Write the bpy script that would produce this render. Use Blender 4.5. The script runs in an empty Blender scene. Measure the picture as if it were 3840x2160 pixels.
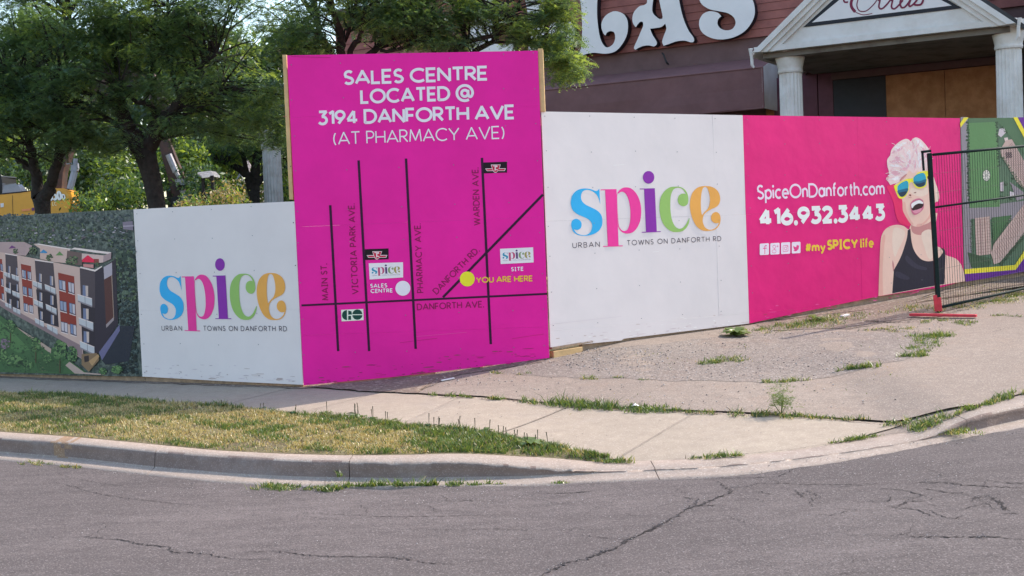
import bpy, math, random
import numpy as np
from mathutils import Vector, Matrix
from mathutils.geometry import tessellate_polygon
S = bpy.context.scene
random.seed(11); RNG = np.random.default_rng(11)

# ------------------------------------------------------------------ camera, sky, sun, exposure
CF = 4600.0; PITCH = math.radians(2.5); ROLL = math.radians(2.3); EYE = 1.6
CAM = np.array([0.0, 0.0, EYE])
_F = np.array([0, math.cos(PITCH), -math.sin(PITCH)])
_U0 = np.array([0, math.sin(PITCH), math.cos(PITCH)]); _R0 = np.array([1.0, 0, 0])
_R = math.cos(ROLL)*_R0 - math.sin(ROLL)*_U0
_U = math.sin(ROLL)*_R0 + math.cos(ROLL)*_U0
cam = bpy.data.cameras.new("camera"); camo = bpy.data.objects.new("camera", cam); S.collection.objects.link(camo)
cam.sensor_width = 36; cam.lens = 36*CF/3840; cam.clip_start = 0.1; cam.clip_end = 600
M = Matrix.Identity(4)
for i in range(3):
    M[i][0] = _R[i]; M[i][1] = _U[i]; M[i][2] = -_F[i]; M[i][3] = CAM[i]
camo.matrix_world = M; S.camera = camo

SUN_AZ = math.radians(27.0)      # measured from +X towards +Y
SUN_EL = math.radians(43.0)
sd = Vector((math.cos(SUN_EL)*math.cos(SUN_AZ), math.cos(SUN_EL)*math.sin(SUN_AZ), math.sin(SUN_EL)))
W = bpy.data.worlds.new("World"); S.world = W; W.use_nodes = True
wn = W.node_tree.nodes; wl = W.node_tree.links
for n in list(wn): wn.remove(n)
sky = wn.new("ShaderNodeTexSky"); sky.sky_type = 'NISHITA'; sky.sun_disc = False
sky.sun_elevation = SUN_EL; sky.sun_rotation = math.pi/2 - SUN_AZ
sky.air_density = 1.3; sky.dust_density = 1.6; sky.ozone_density = 1.2; sky.altitude = 100
bg = wn.new("ShaderNodeBackground"); bg.inputs[1].default_value = 0.15
wo = wn.new("ShaderNodeOutputWorld"); wl.new(sky.outputs[0], bg.inputs[0]); wl.new(bg.outputs[0], wo.inputs[0])
sl = bpy.data.lights.new("sun", 'SUN'); sl.energy = 2.3; sl.angle = math.radians(0.53); sl.color = (1.0, 0.92, 0.82)
so = bpy.data.objects.new("sun", sl); S.collection.objects.link(so)
so.rotation_euler = sd.to_track_quat('Z', 'Y').to_euler(); so.location = (20, 10, 30)
S.view_settings.view_transform = 'Standard'; S.view_settings.look = 'None'
S.view_settings.exposure = 1.28; S.view_settings.gamma = 1.0; S.view_settings.use_curve_mapping = False

# ------------------------------------------------------------------ geometry of the place
def ray(x, y): return _F + (x-1920)/CF*_R - (y-1080)/CF*_U
def onz(x, y, z): d = ray(x, y); return CAM + d*((z-EYE)/d[2])
def onY(x, y, Y): d = ray(x, y); return CAM + d*(Y/d[1])
def sstep(a, b, x):
    t = min(1, max(0, (x-a)/(b-a))); return t*t*(3-2*t)

# ------------------------------------------------------------------ object helpers
def link(name, me, mats, parent=None):
    o = bpy.data.objects.new(name, me); S.collection.objects.link(o)
    for m in (mats if isinstance(mats, (list, tuple)) else [mats]): me.materials.append(m)
    if parent is not None:
        o.parent = parent; WLOC[o.name] = WLOC.get(parent.name, (0., 0., 0.))
    return o
WLOC = {}
def empty(name, loc, label, cat, group=None):
    o = bpy.data.objects.new(name, None); S.collection.objects.link(o)
    o.location = loc; o.empty_display_size = .1
    o['label'] = label; o['category'] = cat
    if group: o['group'] = group
    WLOC[o.name] = tuple(float(c) for c in loc)
    return o
def tag(o, label=None, cat=None, group=None, kind=None):
    if label: o['label'] = label
    if cat: o['category'] = cat
    if group: o['group'] = group
    if kind: o['kind'] = kind
    return o
class MB:
    """collects faces in world space, builds one mesh object"""
    def __init__(s): s.v = []; s.f = []; s.m = []; s.mats = []
    def mi(s, mat):
        if mat is None: return 0
        if mat not in s.mats: s.mats.append(mat)
        return s.mats.index(mat)
    def add(s, vs, fs, mat=None):
        b = len(s.v); k = s.mi(mat)
        s.v += [tuple(float(c) for c in v) for v in vs]
        for f in fs: s.f.append(tuple(i+b for i in f)); s.m.append(k)
    def box(s, o, ax, ay, az, mat=None):
        """box from corner o with three edge vectors"""
        o, ax, ay, az = (np.array(q, float) for q in (o, ax, ay, az))
        vs = [o, o+ax, o+ax+ay, o+ay, o+az, o+ax+az, o+ax+ay+az, o+ay+az]
        fs = [(0,3,2,1), (4,5,6,7), (0,1,5,4), (1,2,6,5), (2,3,7,6), (3,0,4,7)]
        if np.dot(np.cross(ax, ay), az) < 0: fs = [f[::-1] for f in fs]
        s.add(vs, fs, mat)
    def cbox(s, c, ax, ay, az, mat=None):
        c, ax, ay, az = (np.array(q, float) for q in (c, ax, ay, az))
        s.box(c-ax/2-ay/2-az/2, ax, ay, az, mat)
    def bar(s, a, b, w, h, mat=None, upv=(0, 0, 1)):
        a = np.array(a, float); b = np.array(b, float); d = b-a; d1 = d/np.linalg.norm(d)
        x = np.cross(d1, upv); 
        if np.linalg.norm(x) < 1e-5: x = np.cross(d1, (1, 0, 0))
        x /= np.linalg.norm(x); y = np.cross(x, d1)
        s.box(a-x*w/2-y*h/2, x*w, d, y*h, mat)
    def tube(s, pts, rad, n=8, mat=None, cap=True):
        pts = [np.array(p, float) for p in pts]; rs = rad if hasattr(rad, '__len__') else [rad]*len(pts)
        vs = []; pv = None
        for i, p in enumerate(pts):
            t = pts[min(i+1, len(pts)-1)]-pts[max(i-1, 0)]; t = t/(np.linalg.norm(t)+1e-9)
            if pv is None:
                a = np.array([0, 0, 1.]) if abs(t[2]) < .9 else np.array([1., 0, 0])
                pv = np.cross(t, a)
            pv = pv-t*np.dot(pv, t); pv /= np.linalg.norm(pv); q = np.cross(t, pv)
            for k in range(n):
                an = 2*math.pi*k/n; vs.append(p+(pv*math.cos(an)+q*math.sin(an))*rs[i])
        fs = []
        for i in range(len(pts)-1):
            for k in range(n):
                a = i*n+k; b = i*n+(k+1) % n; fs.append((a, b, b+n, a+n))
        if cap: fs.append(tuple(range(n-1, -1, -1))); fs.append(tuple((len(pts)-1)*n+k for k in range(n)))
        s.add(vs, fs, mat)
    def prism(s, poly, d, mat=None):
        """closed planar polygon (3D points, CCW seen from the front) extruded by vector d"""
        n = len(poly); d = np.array(d, float); P = [np.array(p, float) for p in poly]
        vs = P+[p+d for p in P]
        tris = tessellate_polygon([[Vector(p) for p in P]])
        fs = [tuple(t) for t in tris]+[(a+n, c+n, b+n) for a, b, c in tris]
        nn = np.zeros(3)
        for i in range(n): nn += np.cross(P[i], P[(i+1) % n])
        fs += [(i, (i+1) % n, (i+1) % n+n, i+n) for i in range(n)]
        s.add(vs, fs, mat)
    def build(s, name, mat=None, parent=None, smooth=False, bevel=0):
        me = bpy.data.meshes.new(name)
        vs = s.v
        if parent is not None:
            w = WLOC.get(parent.name, (0., 0., 0.)); vs = [(v[0]-w[0], v[1]-w[1], v[2]-w[2]) for v in vs]
        me.from_pydata(vs, [], s.f)
        if s.mats:
            me.polygons.foreach_set('material_index', s.m)
        if smooth: me.polygons.foreach_set('use_smooth', [True]*len(s.f))
        me.update()
        o = link(name, me, s.mats if s.mats else [mat], parent)
        if bevel:
            b = o.modifiers.new('bevel', 'BEVEL'); b.width = bevel; b.segments = 1; b.limit_method = 'ANGLE'
        return o
def mesh_np(name, V, F, mats, midx=None, parent=None, smooth=False):
    me = bpy.data.meshes.new(name); k = F.shape[1]
    if parent is not None: V = V-np.array(WLOC.get(parent.name, (0., 0., 0.)))
    me.vertices.add(len(V)); me.vertices.foreach_set('co', np.ascontiguousarray(V, np.float32).ravel())
    me.loops.add(F.size); me.loops.foreach_set('vertex_index', np.ascontiguousarray(F, np.int32).ravel())
    me.polygons.add(len(F)); me.polygons.foreach_set('loop_start', np.arange(0, F.size, k, dtype=np.int32))
    if midx is not None: me.polygons.foreach_set('material_index', np.ascontiguousarray(midx, np.int32))
    if smooth: me.polygons.foreach_set('use_smooth', np.ones(len(F), bool))
    me.update(calc_edges=True)
    return link(name, me, mats, parent)

# ------------------------------------------------------------------ materials
def lin(c): return tuple(((v/255)/12.92 if v/255 <= .04045 else ((v/255+.055)/1.055)**2.4) for v in c)
def mat(name, col, rough=.7, vary=.0, scale=8., bump=0., bscale=None, col2=None, spec=.3, metal=0., detail=4., coat=0, translucent=0, c2lo=.4, c2hi=.62):
    m = bpy.data.materials.new(name); m.use_nodes = True; nt = m.node_tree; N = nt.nodes; L = nt.links
    p = N['Principled BSDF']; p.inputs['Roughness'].default_value = rough
    p.inputs['Specular IOR Level'].default_value = spec; p.inputs['Metallic'].default_value = metal
    p.inputs['Base Color'].default_value = (*col, 1)
    if coat: p.inputs['Coat Weight'].default_value = coat
    if vary or bump or col2:
        tc = N.new('ShaderNodeTexCoord')
    if vary or col2:
        nz = N.new('ShaderNodeTexNoise'); nz.inputs['Scale'].default_value = scale; nz.inputs['Detail'].default_value = detail
        nz.inputs['Roughness'].default_value = .62
        L.new(tc.outputs['Object'], nz.inputs['Vector'])
        cr = N.new('ShaderNodeValToRGB')
        cr.color_ramp.elements[0].position = c2lo if col2 else .3; cr.color_ramp.elements[1].position = c2hi if col2 else .7
        if col2: a, b = col, col2
        else: a = tuple(max(0, c*(1-vary)) for c in col); b = tuple(min(1, c*(1+vary)) for c in col)
        cr.color_ramp.elements[0].color = (*a, 1); cr.color_ramp.elements[1].color = (*b, 1)
        L.new(nz.outputs['Fac'], cr.inputs['Fac']); L.new(cr.outputs['Color'], p.inputs['Base Color'])
    if bump:
        bz = N.new('ShaderNodeTexNoise'); bz.inputs['Scale'].default_value = bscale or scale*3; bz.inputs['Detail'].default_value = 5
        L.new(tc.outputs['Object'], bz.inputs['Vector'])
        bp = N.new('ShaderNodeBump'); bp.inputs['Strength'].default_value = bump; bp.inputs['Distance'].default_value = .02
        L.new(bz.outputs['Fac'], bp.inputs['Height']); L.new(bp.outputs['Normal'], p.inputs['Normal'])
    if translucent:
        out = N['Material Output']; tr = N.new('ShaderNodeBsdfTranslucent'); mx = N.new('ShaderNodeMixShader')
        mx.inputs[0].default_value = translucent
        tr.inputs['Color'].default_value = (min(1, col[0]*1.9), min(1, col[1]*1.7), col[2]*.7, 1)
        L.new(p.outputs[0], mx.inputs[1]); L.new(tr.outputs[0], mx.inputs[2]); L.new(mx.outputs[0], out.inputs[0])
    return m
def ground_mat(name, base, speck_dark, speck_light, big, scale=220., stain=None, stain_amt=.35, bump=.35, bumpscale=160., stretch=1.):
    """granular mineral surface: broad tone drift, fine dark/light grains, relief"""
    m = bpy.data.materials.new(name); m.use_nodes = True; nt = m.node_tree; N = nt.nodes; L = nt.links
    p = N['Principled BSDF']; p.inputs['Roughness'].default_value = .9; p.inputs['Specular IOR Level'].default_value = .2
    tc = N.new('ShaderNodeTexCoord')
    def noise(sc, det=3, ro=.6):
        n = N.new('ShaderNodeTexNoise'); n.inputs['Scale'].default_value = sc; n.inputs['Detail'].default_value = det
        n.inputs['Roughness'].default_value = ro
        if sc < 12 and stretch != 1.:
            mp = N.new('ShaderNodeMapping'); mp.inputs['Scale'].default_value = (stretch, 1, 1); L.new(tc.outputs['Object'], mp.inputs[0]); L.new(mp.outputs[0], n.inputs['Vector'])
        else: L.new(tc.outputs['Object'], n.inputs['Vector'])
        return n
    def ramp(src, lo, hi, inv=False):
        r = N.new('ShaderNodeMapRange'); r.inputs[1].default_value = lo; r.inputs[2].default_value = hi
        L.new(src.outputs[0], r.inputs[0]); return r
    def mix(fac, a, b):
        x = N.new('ShaderNodeMix'); x.data_type = 'RGBA'
        if hasattr(fac, 'outputs'): L.new(fac.outputs[0], x.inputs[0])
        else: x.inputs[0].default_value = fac
        for k, v in ((6, a), (7, b)):
            if isinstance(v, tuple): x.inputs[k].default_value = (*v, 1)
            else: L.new(v.outputs[2], x.inputs[k])
        return x
    b1 = mix(ramp(noise(.7, 5), .35, .65), base, big)
    b2 = mix(ramp(noise(9, 6), .3, .75), b1, tuple(c*.86 for c in big))
    if stain:
        st = N.new('ShaderNodeMath'); st.operation = 'MULTIPLY'; st.inputs[1].default_value = stain_amt
        L.new(ramp(noise(1.6, 8, .7), .52, .72).outputs[0], st.inputs[0]); b2 = mix(st, b2, stain)
    vd = N.new('ShaderNodeTexVoronoi'); vd.inputs['Scale'].default_value = scale; L.new(tc.outputs['Object'], vd.inputs['Vector'])
    sp = N.new('ShaderNodeSeparateColor'); L.new(vd.outputs['Color'], sp.inputs[0])
    d1 = N.new('ShaderNodeMapRange'); d1.inputs[1].default_value = .55; d1.inputs[2].default_value = 1.; d1.inputs[4].default_value = .75; L.new(sp.outputs[0], d1.inputs[0])
    c1 = mix(d1, b2, speck_dark)
    l1 = N.new('ShaderNodeMapRange'); l1.inputs[1].default_value = .8; l1.inputs[2].default_value = 1.; l1.inputs[4].default_value = .8; L.new(sp.outputs[1], l1.inputs[0])
    c2 = mix(l1, c1, speck_light)
    L.new(c2.outputs[2], p.inputs['Base Color'])
    bz = noise(bumpscale, 4, .7); bp = N.new('ShaderNodeBump'); bp.inputs['Strength'].default_value = bump; bp.inputs['Distance'].default_value = .01
    L.new(bz.outputs[0], bp.inputs['Height']); L.new(bp.outputs['Normal'], p.inputs['Normal'])
    return m
_pm = {}
def shade_albedo(c):
    l = lin(c); return (min(.88, l[0]*1.62), min(.84, l[1]*1.36), min(.80, l[2]*1.16))
def pm(c, rough=.42):
    """printed vinyl ink of a given look"""
    if c not in _pm:
        _pm[c] = mat('ink_%02x%02x%02x' % c, shade_albedo(c), rough=rough, vary=.05, scale=3., bump=.08, bscale=25., spec=.2)
    return _pm[c]
# ------------------------------------------------------------------ planes of the place
class Pan:
    """vertical plane: origin O, horizontal unit u, normal n towards the street"""
    def __init__(s, O, d):
        s.O = np.array([O[0], O[1], 0.]); s.u = np.array([d[0], d[1], 0.])/math.hypot(d[0], d[1])
        s.n = np.array([s.u[1], -s.u[0], 0.])
    def uv(s, px, py):
        r = ray(px, py); t = np.dot(s.O-CAM, s.n)/np.dot(r, s.n); p = CAM+r*t
        return np.array([np.dot(p-s.O, s.u), p[2]])
    def P(s, u, v, off=0.): return s.O+s.u*u+np.array([0, 0, v])+s.n*off
C0 = onz(1137, 1444, 0)
AL = math.radians(150.3); DL = np.array([math.cos(AL), math.sin(AL), 0.])
AR = math.radians(30.7); DR = np.array([math.cos(AR), math.sin(AR), 0.])
CR = onY(2045, 828, 13.62)
PR = Pan(CR, DR); PR = Pan(PR.P(PR.uv(2030, 418)[0], 0), DR)
tr = PR.P(PR.uv(2058, 1345)[0], 0, 0.02)
PT = Pan(C0, tr-C0)
PL = Pan(C0, -DL)            # u is negative to the left of the corner
WT = np.linalg.norm((tr-C0)[:2])
# ground height along the hoarding line, then the whole slope between kerb and hoarding
S_PTS = [(-60, -.06), (-7, -.03), (-2.39, -.035), (-1.0, .05), (.38, .19), (1.3, .30), (2.9, .355), (4.6, .47), (6.3, .60), (8, .71), (60, 1.6)]
def Sx(x): return np.interp(x, [a for a, b in S_PTS], [b for a, b in S_PTS])
def zr(x): return -.20+.045*max(0, min(x, 20.)) 
def kh(x): return .028+.117*(1-sstep(-.6, .85, x))+.10*sstep(2.9, 3.6, x)
def yhoard(x):
    if x < C0[0]: return C0[1]+(x-C0[0])*DL[1]/DL[0]
    if x < tr[0]: return C0[1]+(x-C0[0])*(tr[1]-C0[1])/(tr[0]-C0[0])
    return tr[1]+(x-tr[0])*DR[1]/DR[0]
def gpx(px, py, zf):
    z = 0.
    for _ in range(40):
        p = onz(px, py, z); z = .5*z+.5*zf(p[0], p[1])
    return onz(px, py, z)
def curve_from(pts, zf, sl=None, sr=None, sm=3):
    Q = sorted([tuple(gpx(px, py, zf)[:2]) for px, py in pts])
    xs = [q[0] for q in Q]; ys = [q[1] for q in Q]
    a = (ys[1]-ys[0])/(xs[1]-xs[0]) if sl is None else sl
    b = (ys[-1]-ys[-2])/(xs[-1]-xs[-2]) if sr is None else sr
    xs = [xs[0]-40]+xs+[xs[-1]+40]; ys = [ys[0]-40*a]+ys+[ys[-1]+40*b]
    gx = np.arange(-45, 45, .05); gy = np.interp(gx, xs, ys)
    k = np.hanning(2*sm+3); k /= k.sum(); gy = np.convolve(np.pad(gy, sm+1, mode='edge'), k, 'valid')
    return lambda x: float(np.interp(x, gx, gy))
kz = lambda x, y: zr(x)+kh(x)
KE = curve_from([(0,1727),(269,1751),(538,1781),(807,1811),(1077,1824),(1292,1824),(1504,1823),(1807,1826),(2111,1817),(2414,1804),(2766,1788),(3132,1737),(3424,1685),(3644,1638),(3840,1605)], lambda x, y: zr(x), -.62, .36, 6)
KB = curve_from([(0,1698),(269,1719),(538,1751),(807,1776),(1077,1792),(1292,1796),(1504,1799),(1807,1793),(2111,1784),(2323,1773),(2693,1757),(2985,1727),(3278,1687),(3497,1647),(3644,1622),(3840,1575)], lambda x, y: zr(x)+.012, -.62, .36, 6)
KT = curve_from([(0,1641),(269,1660),(646,1695),(1077,1722),(1200,1726),(1807,1743),(2111,1757),(2323,1762),(2693,1748),(2985,1718),(3278,1676),(3497,1632),(3600,1600),(3840,1517)], kz, -.62, .36, 6)
KG = curve_from([(0,1620),(269,1638),(538,1663),(807,1690),(1077,1703),(1300,1709),(1504,1707),(1807,1705),(2050,1715),(2293,1735),(2400,1729),(2693,1718),(2985,1689),(3278,1641),(3461,1605),(3571,1568),(3840,1477)], kz, -.62, .36, 6)
def H(x, y):
    y0 = KG(x); y1 = yhoard(x)+.0; t = min(1.15, max(0, (y-y0)/(y1-y0)))
    z0 = zr(x)+kh(x); return z0+(Sx(x)-z0)*t
GB = curve_from([(0,1478),(270,1485),(538,1507),(807,1525),(1077,1555),(1321,1577),(1625,1611),(1807,1629),(2050,1675),(2171,1706),(2293,1734)], H, -.62, -.6, 4)   # back edge of grass
SB = curve_from([(0,1404),(530,1417),(1138,1450),(1350,1468),(1552,1476),(1625,1483),(1929,1502),(2111,1520),(2500,1541),(2766,1550),(3132,1572),(3400,1583),(3497,1585)], H, -.58, .1, 4)  # back edge of sidewalk

def loft(name, fa, fb, x0, x1, dx, nv, zf, m, off=0., parent=None, xa=None, jit=0.):
    """surface between the curves y=fa(x) and y=fb(x)"""
    xs = np.arange(x0, x1+dx*.5, dx); V = []; F = []
    for x in xs:
        a = fa(x); b = fb(x)
        for j in range(nv+1):
            t = j/nv; y = a+(b-a)*t; V.append((x, y, zf(x, y)+off+(random.uniform(-jit, jit) if jit else 0)))
    n = nv+1
    for i in range(len(xs)-1):
        for j in range(nv): F.append((i*n+j, (i+1)*n+j, (i+1)*n+j+1, i*n+j+1))
    return mesh_np(name, np.array(V), np.array(F), [m], parent=parent, smooth=True)

# ------------------------------------------------------------------ setting materials
M_ASPH = ground_mat('asphalt', (.154,.124,.115), (.062,.051,.048), (.24,.203,.19), (.108,.087,.081), scale=130., stain=(.20,.162,.15), stain_amt=.6, bump=.5, bumpscale=90, stretch=.35)
M_CONC = ground_mat('sidewalk_concrete', (.41,.33,.25), (.33,.26,.20), (.47,.39,.31), (.34,.27,.205), scale=120., stain=(.30,.25,.22), stain_amt=.4, bump=.2, bumpscale=80)
M_APRON = ground_mat('driveway_asphalt', (.325,.255,.202), (.19,.15,.125), (.43,.355,.295), (.265,.206,.165), scale=110., stain=(.29,.205,.15), stain_amt=.65, bump=.45, bumpscale=70)
M_RUBBLE = ground_mat('crumbled_asphalt', (.30,.243,.20), (.12,.098,.085), (.43,.37,.33), (.225,.18,.152), scale=70., stain=(.26,.18,.135), stain_amt=.75, bump=.9, bumpscale=40)
M_DIRT = ground_mat('bare_dirt', (.25,.185,.145), (.12,.09,.075), (.42,.36,.30), (.20,.15,.115), scale=40., stain=(.33,.26,.2), stain_amt=.5, bump=.9, bumpscale=40)
M_SOIL = ground_mat('lawn_soil', (.14,.10,.06), (.07,.05,.03), (.28,.22,.13), (.18,.15,.07), scale=45., bump=.8, bumpscale=40)
M_KERBTOP = ground_mat('kerb_concrete', (.41,.325,.265), (.29,.225,.18), (.50,.42,.36), (.33,.26,.215), scale=110., stain=(.22,.17,.135), stain_amt=.75, bump=.5, bumpscale=50)
M_KERBFACE = ground_mat('kerb_face_grime_shade', (.27,.195,.16), (.20,.145,.12), (.33,.25,.21), (.20,.14,.115), scale=150., stain=(.36,.32,.29), stain_amt=.5, bump=.6, bumpscale=40)  # grime plus the street side's shade painted into the colour
M_KERBRUST = ground_mat('rust_stained_kerb', (.36,.21,.11), (.26,.15,.08), (.44,.32,.22), (.28,.19,.13), scale=120.)
M_CRACK = mat('crack_shadow_soil', (.035,.028,.026), .95)
M_LOT = ground_mat('lot_ground', (.17,.15,.09), (.08,.07,.05), (.3,.26,.18), (.10,.11,.05), scale=20., bump=.8, bumpscale=20)

# ------------------------------------------------------------------ ground sheets
def far(x): return 180.
xs = np.concatenate([np.arange(-180, -14, 8.), np.arange(-14, 14, .5), np.arange(14, 181, 8.)])
V = []; F = []
ts = [0, .004, .02, .06, .15, .35, 1.]
for x in xs:
    y0 = yhoard(x)-.35 if abs(x) < 40 else yhoard(math.copysign(40, x))-.35
    for t in ts:
        y = y0+(200-y0)*t; base = Sx(max(-60, min(60, x)))-.02
        V.append((x, y, base-(.03 if t == 0 else 0)+(0.35*sstep(0, 12, y-y0) if x > -30 else .2)*1.0))
n = len(ts)
for i in range(len(xs)-1):
    for j in range(n-1): F.append((i*n+j, (i+1)*n+j, (i+1)*n+j+1, i*n+j+1))
tag(mesh_np('ground', np.array(V), np.array(F), [M_LOT], smooth=True), kind='structure')

def rz(x, y): return zr(x)-.004*min(6, max(0, KE(x)-y))*0-.0-.006*(1-math.exp(-max(0, KE(x)-y)*2))
tag(loft('road', lambda x: -60., lambda x: -2., -42, 42, 2., 6, lambda x, y: zr(x)-.006, M_ASPH), kind='structure')
def redge(x):   # ragged asphalt edge, eaten away beside the gutter
    px = x
    hole = .10*max(0, 1-abs((x+1.25)/.55)**3)+.05*max(0, 1-abs((x+.95)/.25)**2)
    return KE(x)+.015-.012*math.sin(x*9.1)*math.sin(x*3.3+1)-.008*math.sin(x*31)-hole
tag(loft('road', lambda x: -2., redge, -42, 42, .05, 60, rz, M_ASPH), kind='structure')
tag(loft('road_base', lambda x: KE(x)-.6, lambda x: KE(x)+.3, -20, 20, .2, 3, lambda x, y: zr(x)-.055, M_DIRT), kind='structure')

# kerb and gutter, cast in lengths with open joints
kerb = bpy.data.objects.new('kerb', None); S.collection.objects.link(kerb); kerb['kind'] = 'structure'
def kerb_length(x0, x1):
    xs = np.arange(x0, x1, .04); xs = np.append(xs, x1); V = []; F = []
    for x in xs:
        e, b, t, g = KE(x), KB(x), KT(x), KG(x); z = zr(x); h = kh(x)
        b = max(b, e+.12); t = max(t, b+.015); g = max(g, t+.07)
        wear = .006*math.sin(x*17.3)*math.sin(x*5.1)+random.uniform(-.0025, .0025)
        chip = max(0, random.gauss(0, .006)) if (-1.6 < x < .6 or x > 3.3) else max(0, random.gauss(-.002, .002))
        pr = [(e, z-.12), (e, z-.002), (e+(b-e)*.5, z+.003), (b-.01, z+.012), (b+.012, z+.022),
              (b+(t-b)*.55, z+.012+(h-.012)*.62+wear), (t-.012+chip, z+h-.016-chip), (t+.018+chip, z+h-.002), (g-.012, z+h+.004), (g, z+h-.01), (g, z-.12)]
        V += [(x, y, zz) for y, zz in pr]
    n = 11
    for i in range(len(xs)-1):
        for j in range(n-1): F.append((i*n+j, (i+1)*n+j, (i+1)*n+j+1, i*n+j+1))
    F += []
    _rx = onz(240, 1660, -.08)[0]
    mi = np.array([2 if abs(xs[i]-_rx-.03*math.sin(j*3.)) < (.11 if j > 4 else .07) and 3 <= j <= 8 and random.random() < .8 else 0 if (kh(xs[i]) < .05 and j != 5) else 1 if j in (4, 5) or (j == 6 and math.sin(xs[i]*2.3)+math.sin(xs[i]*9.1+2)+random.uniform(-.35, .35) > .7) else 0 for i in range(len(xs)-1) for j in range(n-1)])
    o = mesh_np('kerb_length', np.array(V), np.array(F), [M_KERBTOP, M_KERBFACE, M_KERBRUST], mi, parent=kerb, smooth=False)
    m = o.data
    b = MB(); 
    for i in (0, len(xs)-1):
        vs = V[i*n:(i+1)*n]; b.add(vs, [tuple(range(n)) if i else tuple(range(n-1, -1, -1))])
    b.build('kerb_end', M_KERBTOP, o)
kj = [-42, -20, -12, -8.2, -5.6, -2.98, -1.28, .98, 1.30+2.1, 6.2, 9.2, 16, 42]
for a, b_ in zip(kj[:-1], kj[1:]): kerb_length(a+.003, b_-.003)

# sidewalk slabs
def gxy(px, py): return gpx(px, py, H)
joints = []      # (x on back edge, x on front edge)
for (a, b_) in (((1728,1508), (1504,1565)), ((2141,1535), (1838,1623)), ((2627,1561), (2287,1714))):
    joints.append((gxy(*a)[0], gxy(*b_)[0]))
jb0 = gxy(1000, 1470)[0]; jf0 = gxy(985, 1530)[0]
stepx = 1.08
J = []
for k in range(16, 0, -1): J.append((joints[0][0]-.62-stepx*k*1.25+0.0, joints[0][1]-.75-stepx*k*1.2))
J.append((joints[0][0]-.9, joints[0][1]-1.1)); J += joints
J.append((joints[2][0]+1.5, joints[2][1]+1.62))
def SF(x):       # front edge of the walk: grass, then the dropped kerb
    return max(GB(x), KG(x)+.005) if x < 1.2 else KG(x)+.005
walk = bpy.data.objects.new('sidewalk', None); S.collection.objects.link(walk); walk['kind'] = 'structure'
def slab(j0, j1, last=False):
    V = []; F = []; ns, nt = 14, 16; g = .0018; dz = random.uniform(-.0012, .0012); tilt = random.uniform(-.001, .001)
    for i in range(ns+1):
        s = i/ns
        xb = j0[0]+g+(j1[0]-j0[0]-2*g)*s; xf = j0[1]+g+(j1[1]-j0[1]-2*g)*s
        yb = SB(xb)-.004; yf = SF(xf)
        if yf > yb-.02: yf = yb-.02
        for j in range(nt+1):
            t = j/nt; x = xf+(xb-xf)*t; y = yf+(yb-yf)*t
            e = min(i, ns-i, j, nt-j)
            V.append((x, y, H(x, y)+dz+tilt*(s-.5)-(.006 if e == 0 else 0)+.004))
    n = nt+1
    for i in range(ns):
        for j in range(nt): F.append((i*n+j, (i+1)*n+j, (i+1)*n+j+1, i*n+j+1))
    mesh_np('slab', np.array(V), np.array(F), [M_CONC], parent=walk, smooth=True)
for a, b_ in zip(J[:-1], J[1:]): slab(a, b_)
tag(loft('sidewalk_base', lambda x: KG(x)-.01, lambda x: yhoard(x)+.5, -30, 14, .1, 30, H, M_APRON, off=-.012), kind='structure')
# lawn strip soil
tag(loft('verge_soil', lambda x: KG(x)-.005, lambda x: max(GB(x), KG(x))+.01, -30, .78, .1, 10, lambda x, y: H(x, y)+.004+.022*math.sin(math.pi*min(1, max(0, (y-KG(x))/(max(GB(x), KG(x)+.01)-KG(x))))), M_SOIL), kind='structure')

# asphalt apron of the closed driveway and the worn patch on it
def apron_back(x): return yhoard(x)+.25
tag(loft('driveway_apron', lambda x: (SB(x)+.035 if x < 3.0 else max(KG(x)+.02, SB(3.0)+.035+.0*(x-3))), apron_back, -1.55, 14, .08, 40, H, M_APRON, off=.008), kind='structure')
def poly_sheet(name, pts, zf, off, m, step=.12, jitter=.05, kind='structure'):
    """sheet inside a ground outline (world xy), following the slope"""
    P = np.array(pts); Q = []
    for i in range(len(P)):
        a = P[i]; b = P[(i+1) % len(P)]; k = max(1, int(np.linalg.norm(b-a)/step))
        for j in range(k):
            q = a+(b-a)*j/k; Q.append(q+np.array([random.uniform(-jitter, jitter), random.uniform(-jitter, jitter)]))
    c = np.mean(P, 0); rings = [1, .8, .6, .4, .2]; V = []; F = []; n = len(Q)
    for r in rings:
        for q in Q:
            p = c+(q-c)*r; V.append((p[0], p[1], zf(p[0], p[1])+off))
    V.append((c[0], c[1], zf(*c)+off))
    for i in range(len(rings)-1):
        for j in range(n): F.append((i*n+j, i*n+(j+1) % n, (i+1)*n+(j+1) % n, (i+1)*n+j))
    for j in range(n): F.append(((len(rings)-1)*n+j, (len(rings)-1)*n+(j+1) % n, len(rings)*n, len(rings)*n))
    b = MB(); b.add(V, [f if f[2] != f[3] else f[:3] for f in F])
    o = b.build(name, m, smooth=True); o['kind'] = kind; return o
def gp(pts): return [tuple(gxy(*p)[:2]) for p in pts]
poly_sheet('crumbled_patch', gp([(1838,1401),(2111,1417),(2500,1429),(2912,1437),(3132,1415),(3278,1378),(3461,1334),(3512,1283),(3483,1254),(3200,1248),(2800,1250),(2500,1290),(2200,1325),(2070,1345)]), H, .0105, M_RUBBLE)
poly_sheet('dirt_patch', gp([(2815,1216),(3000,1180),(3300,1120),(3520,1090),(3840,1030),(3900,1060),(3560,1185),(3380,1205),(3200,1235),(2900,1245)]), H, .013, M_DIRT)
poly_sheet('dirt_patch', gp([(1142,1452),(1500,1412),(1800,1380),(2050,1349),(2030,1362),(1720,1410),(1640,1440),(1560,1478),(1350,1470)]), H, .014, M_DIRT, jitter=.02)
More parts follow.
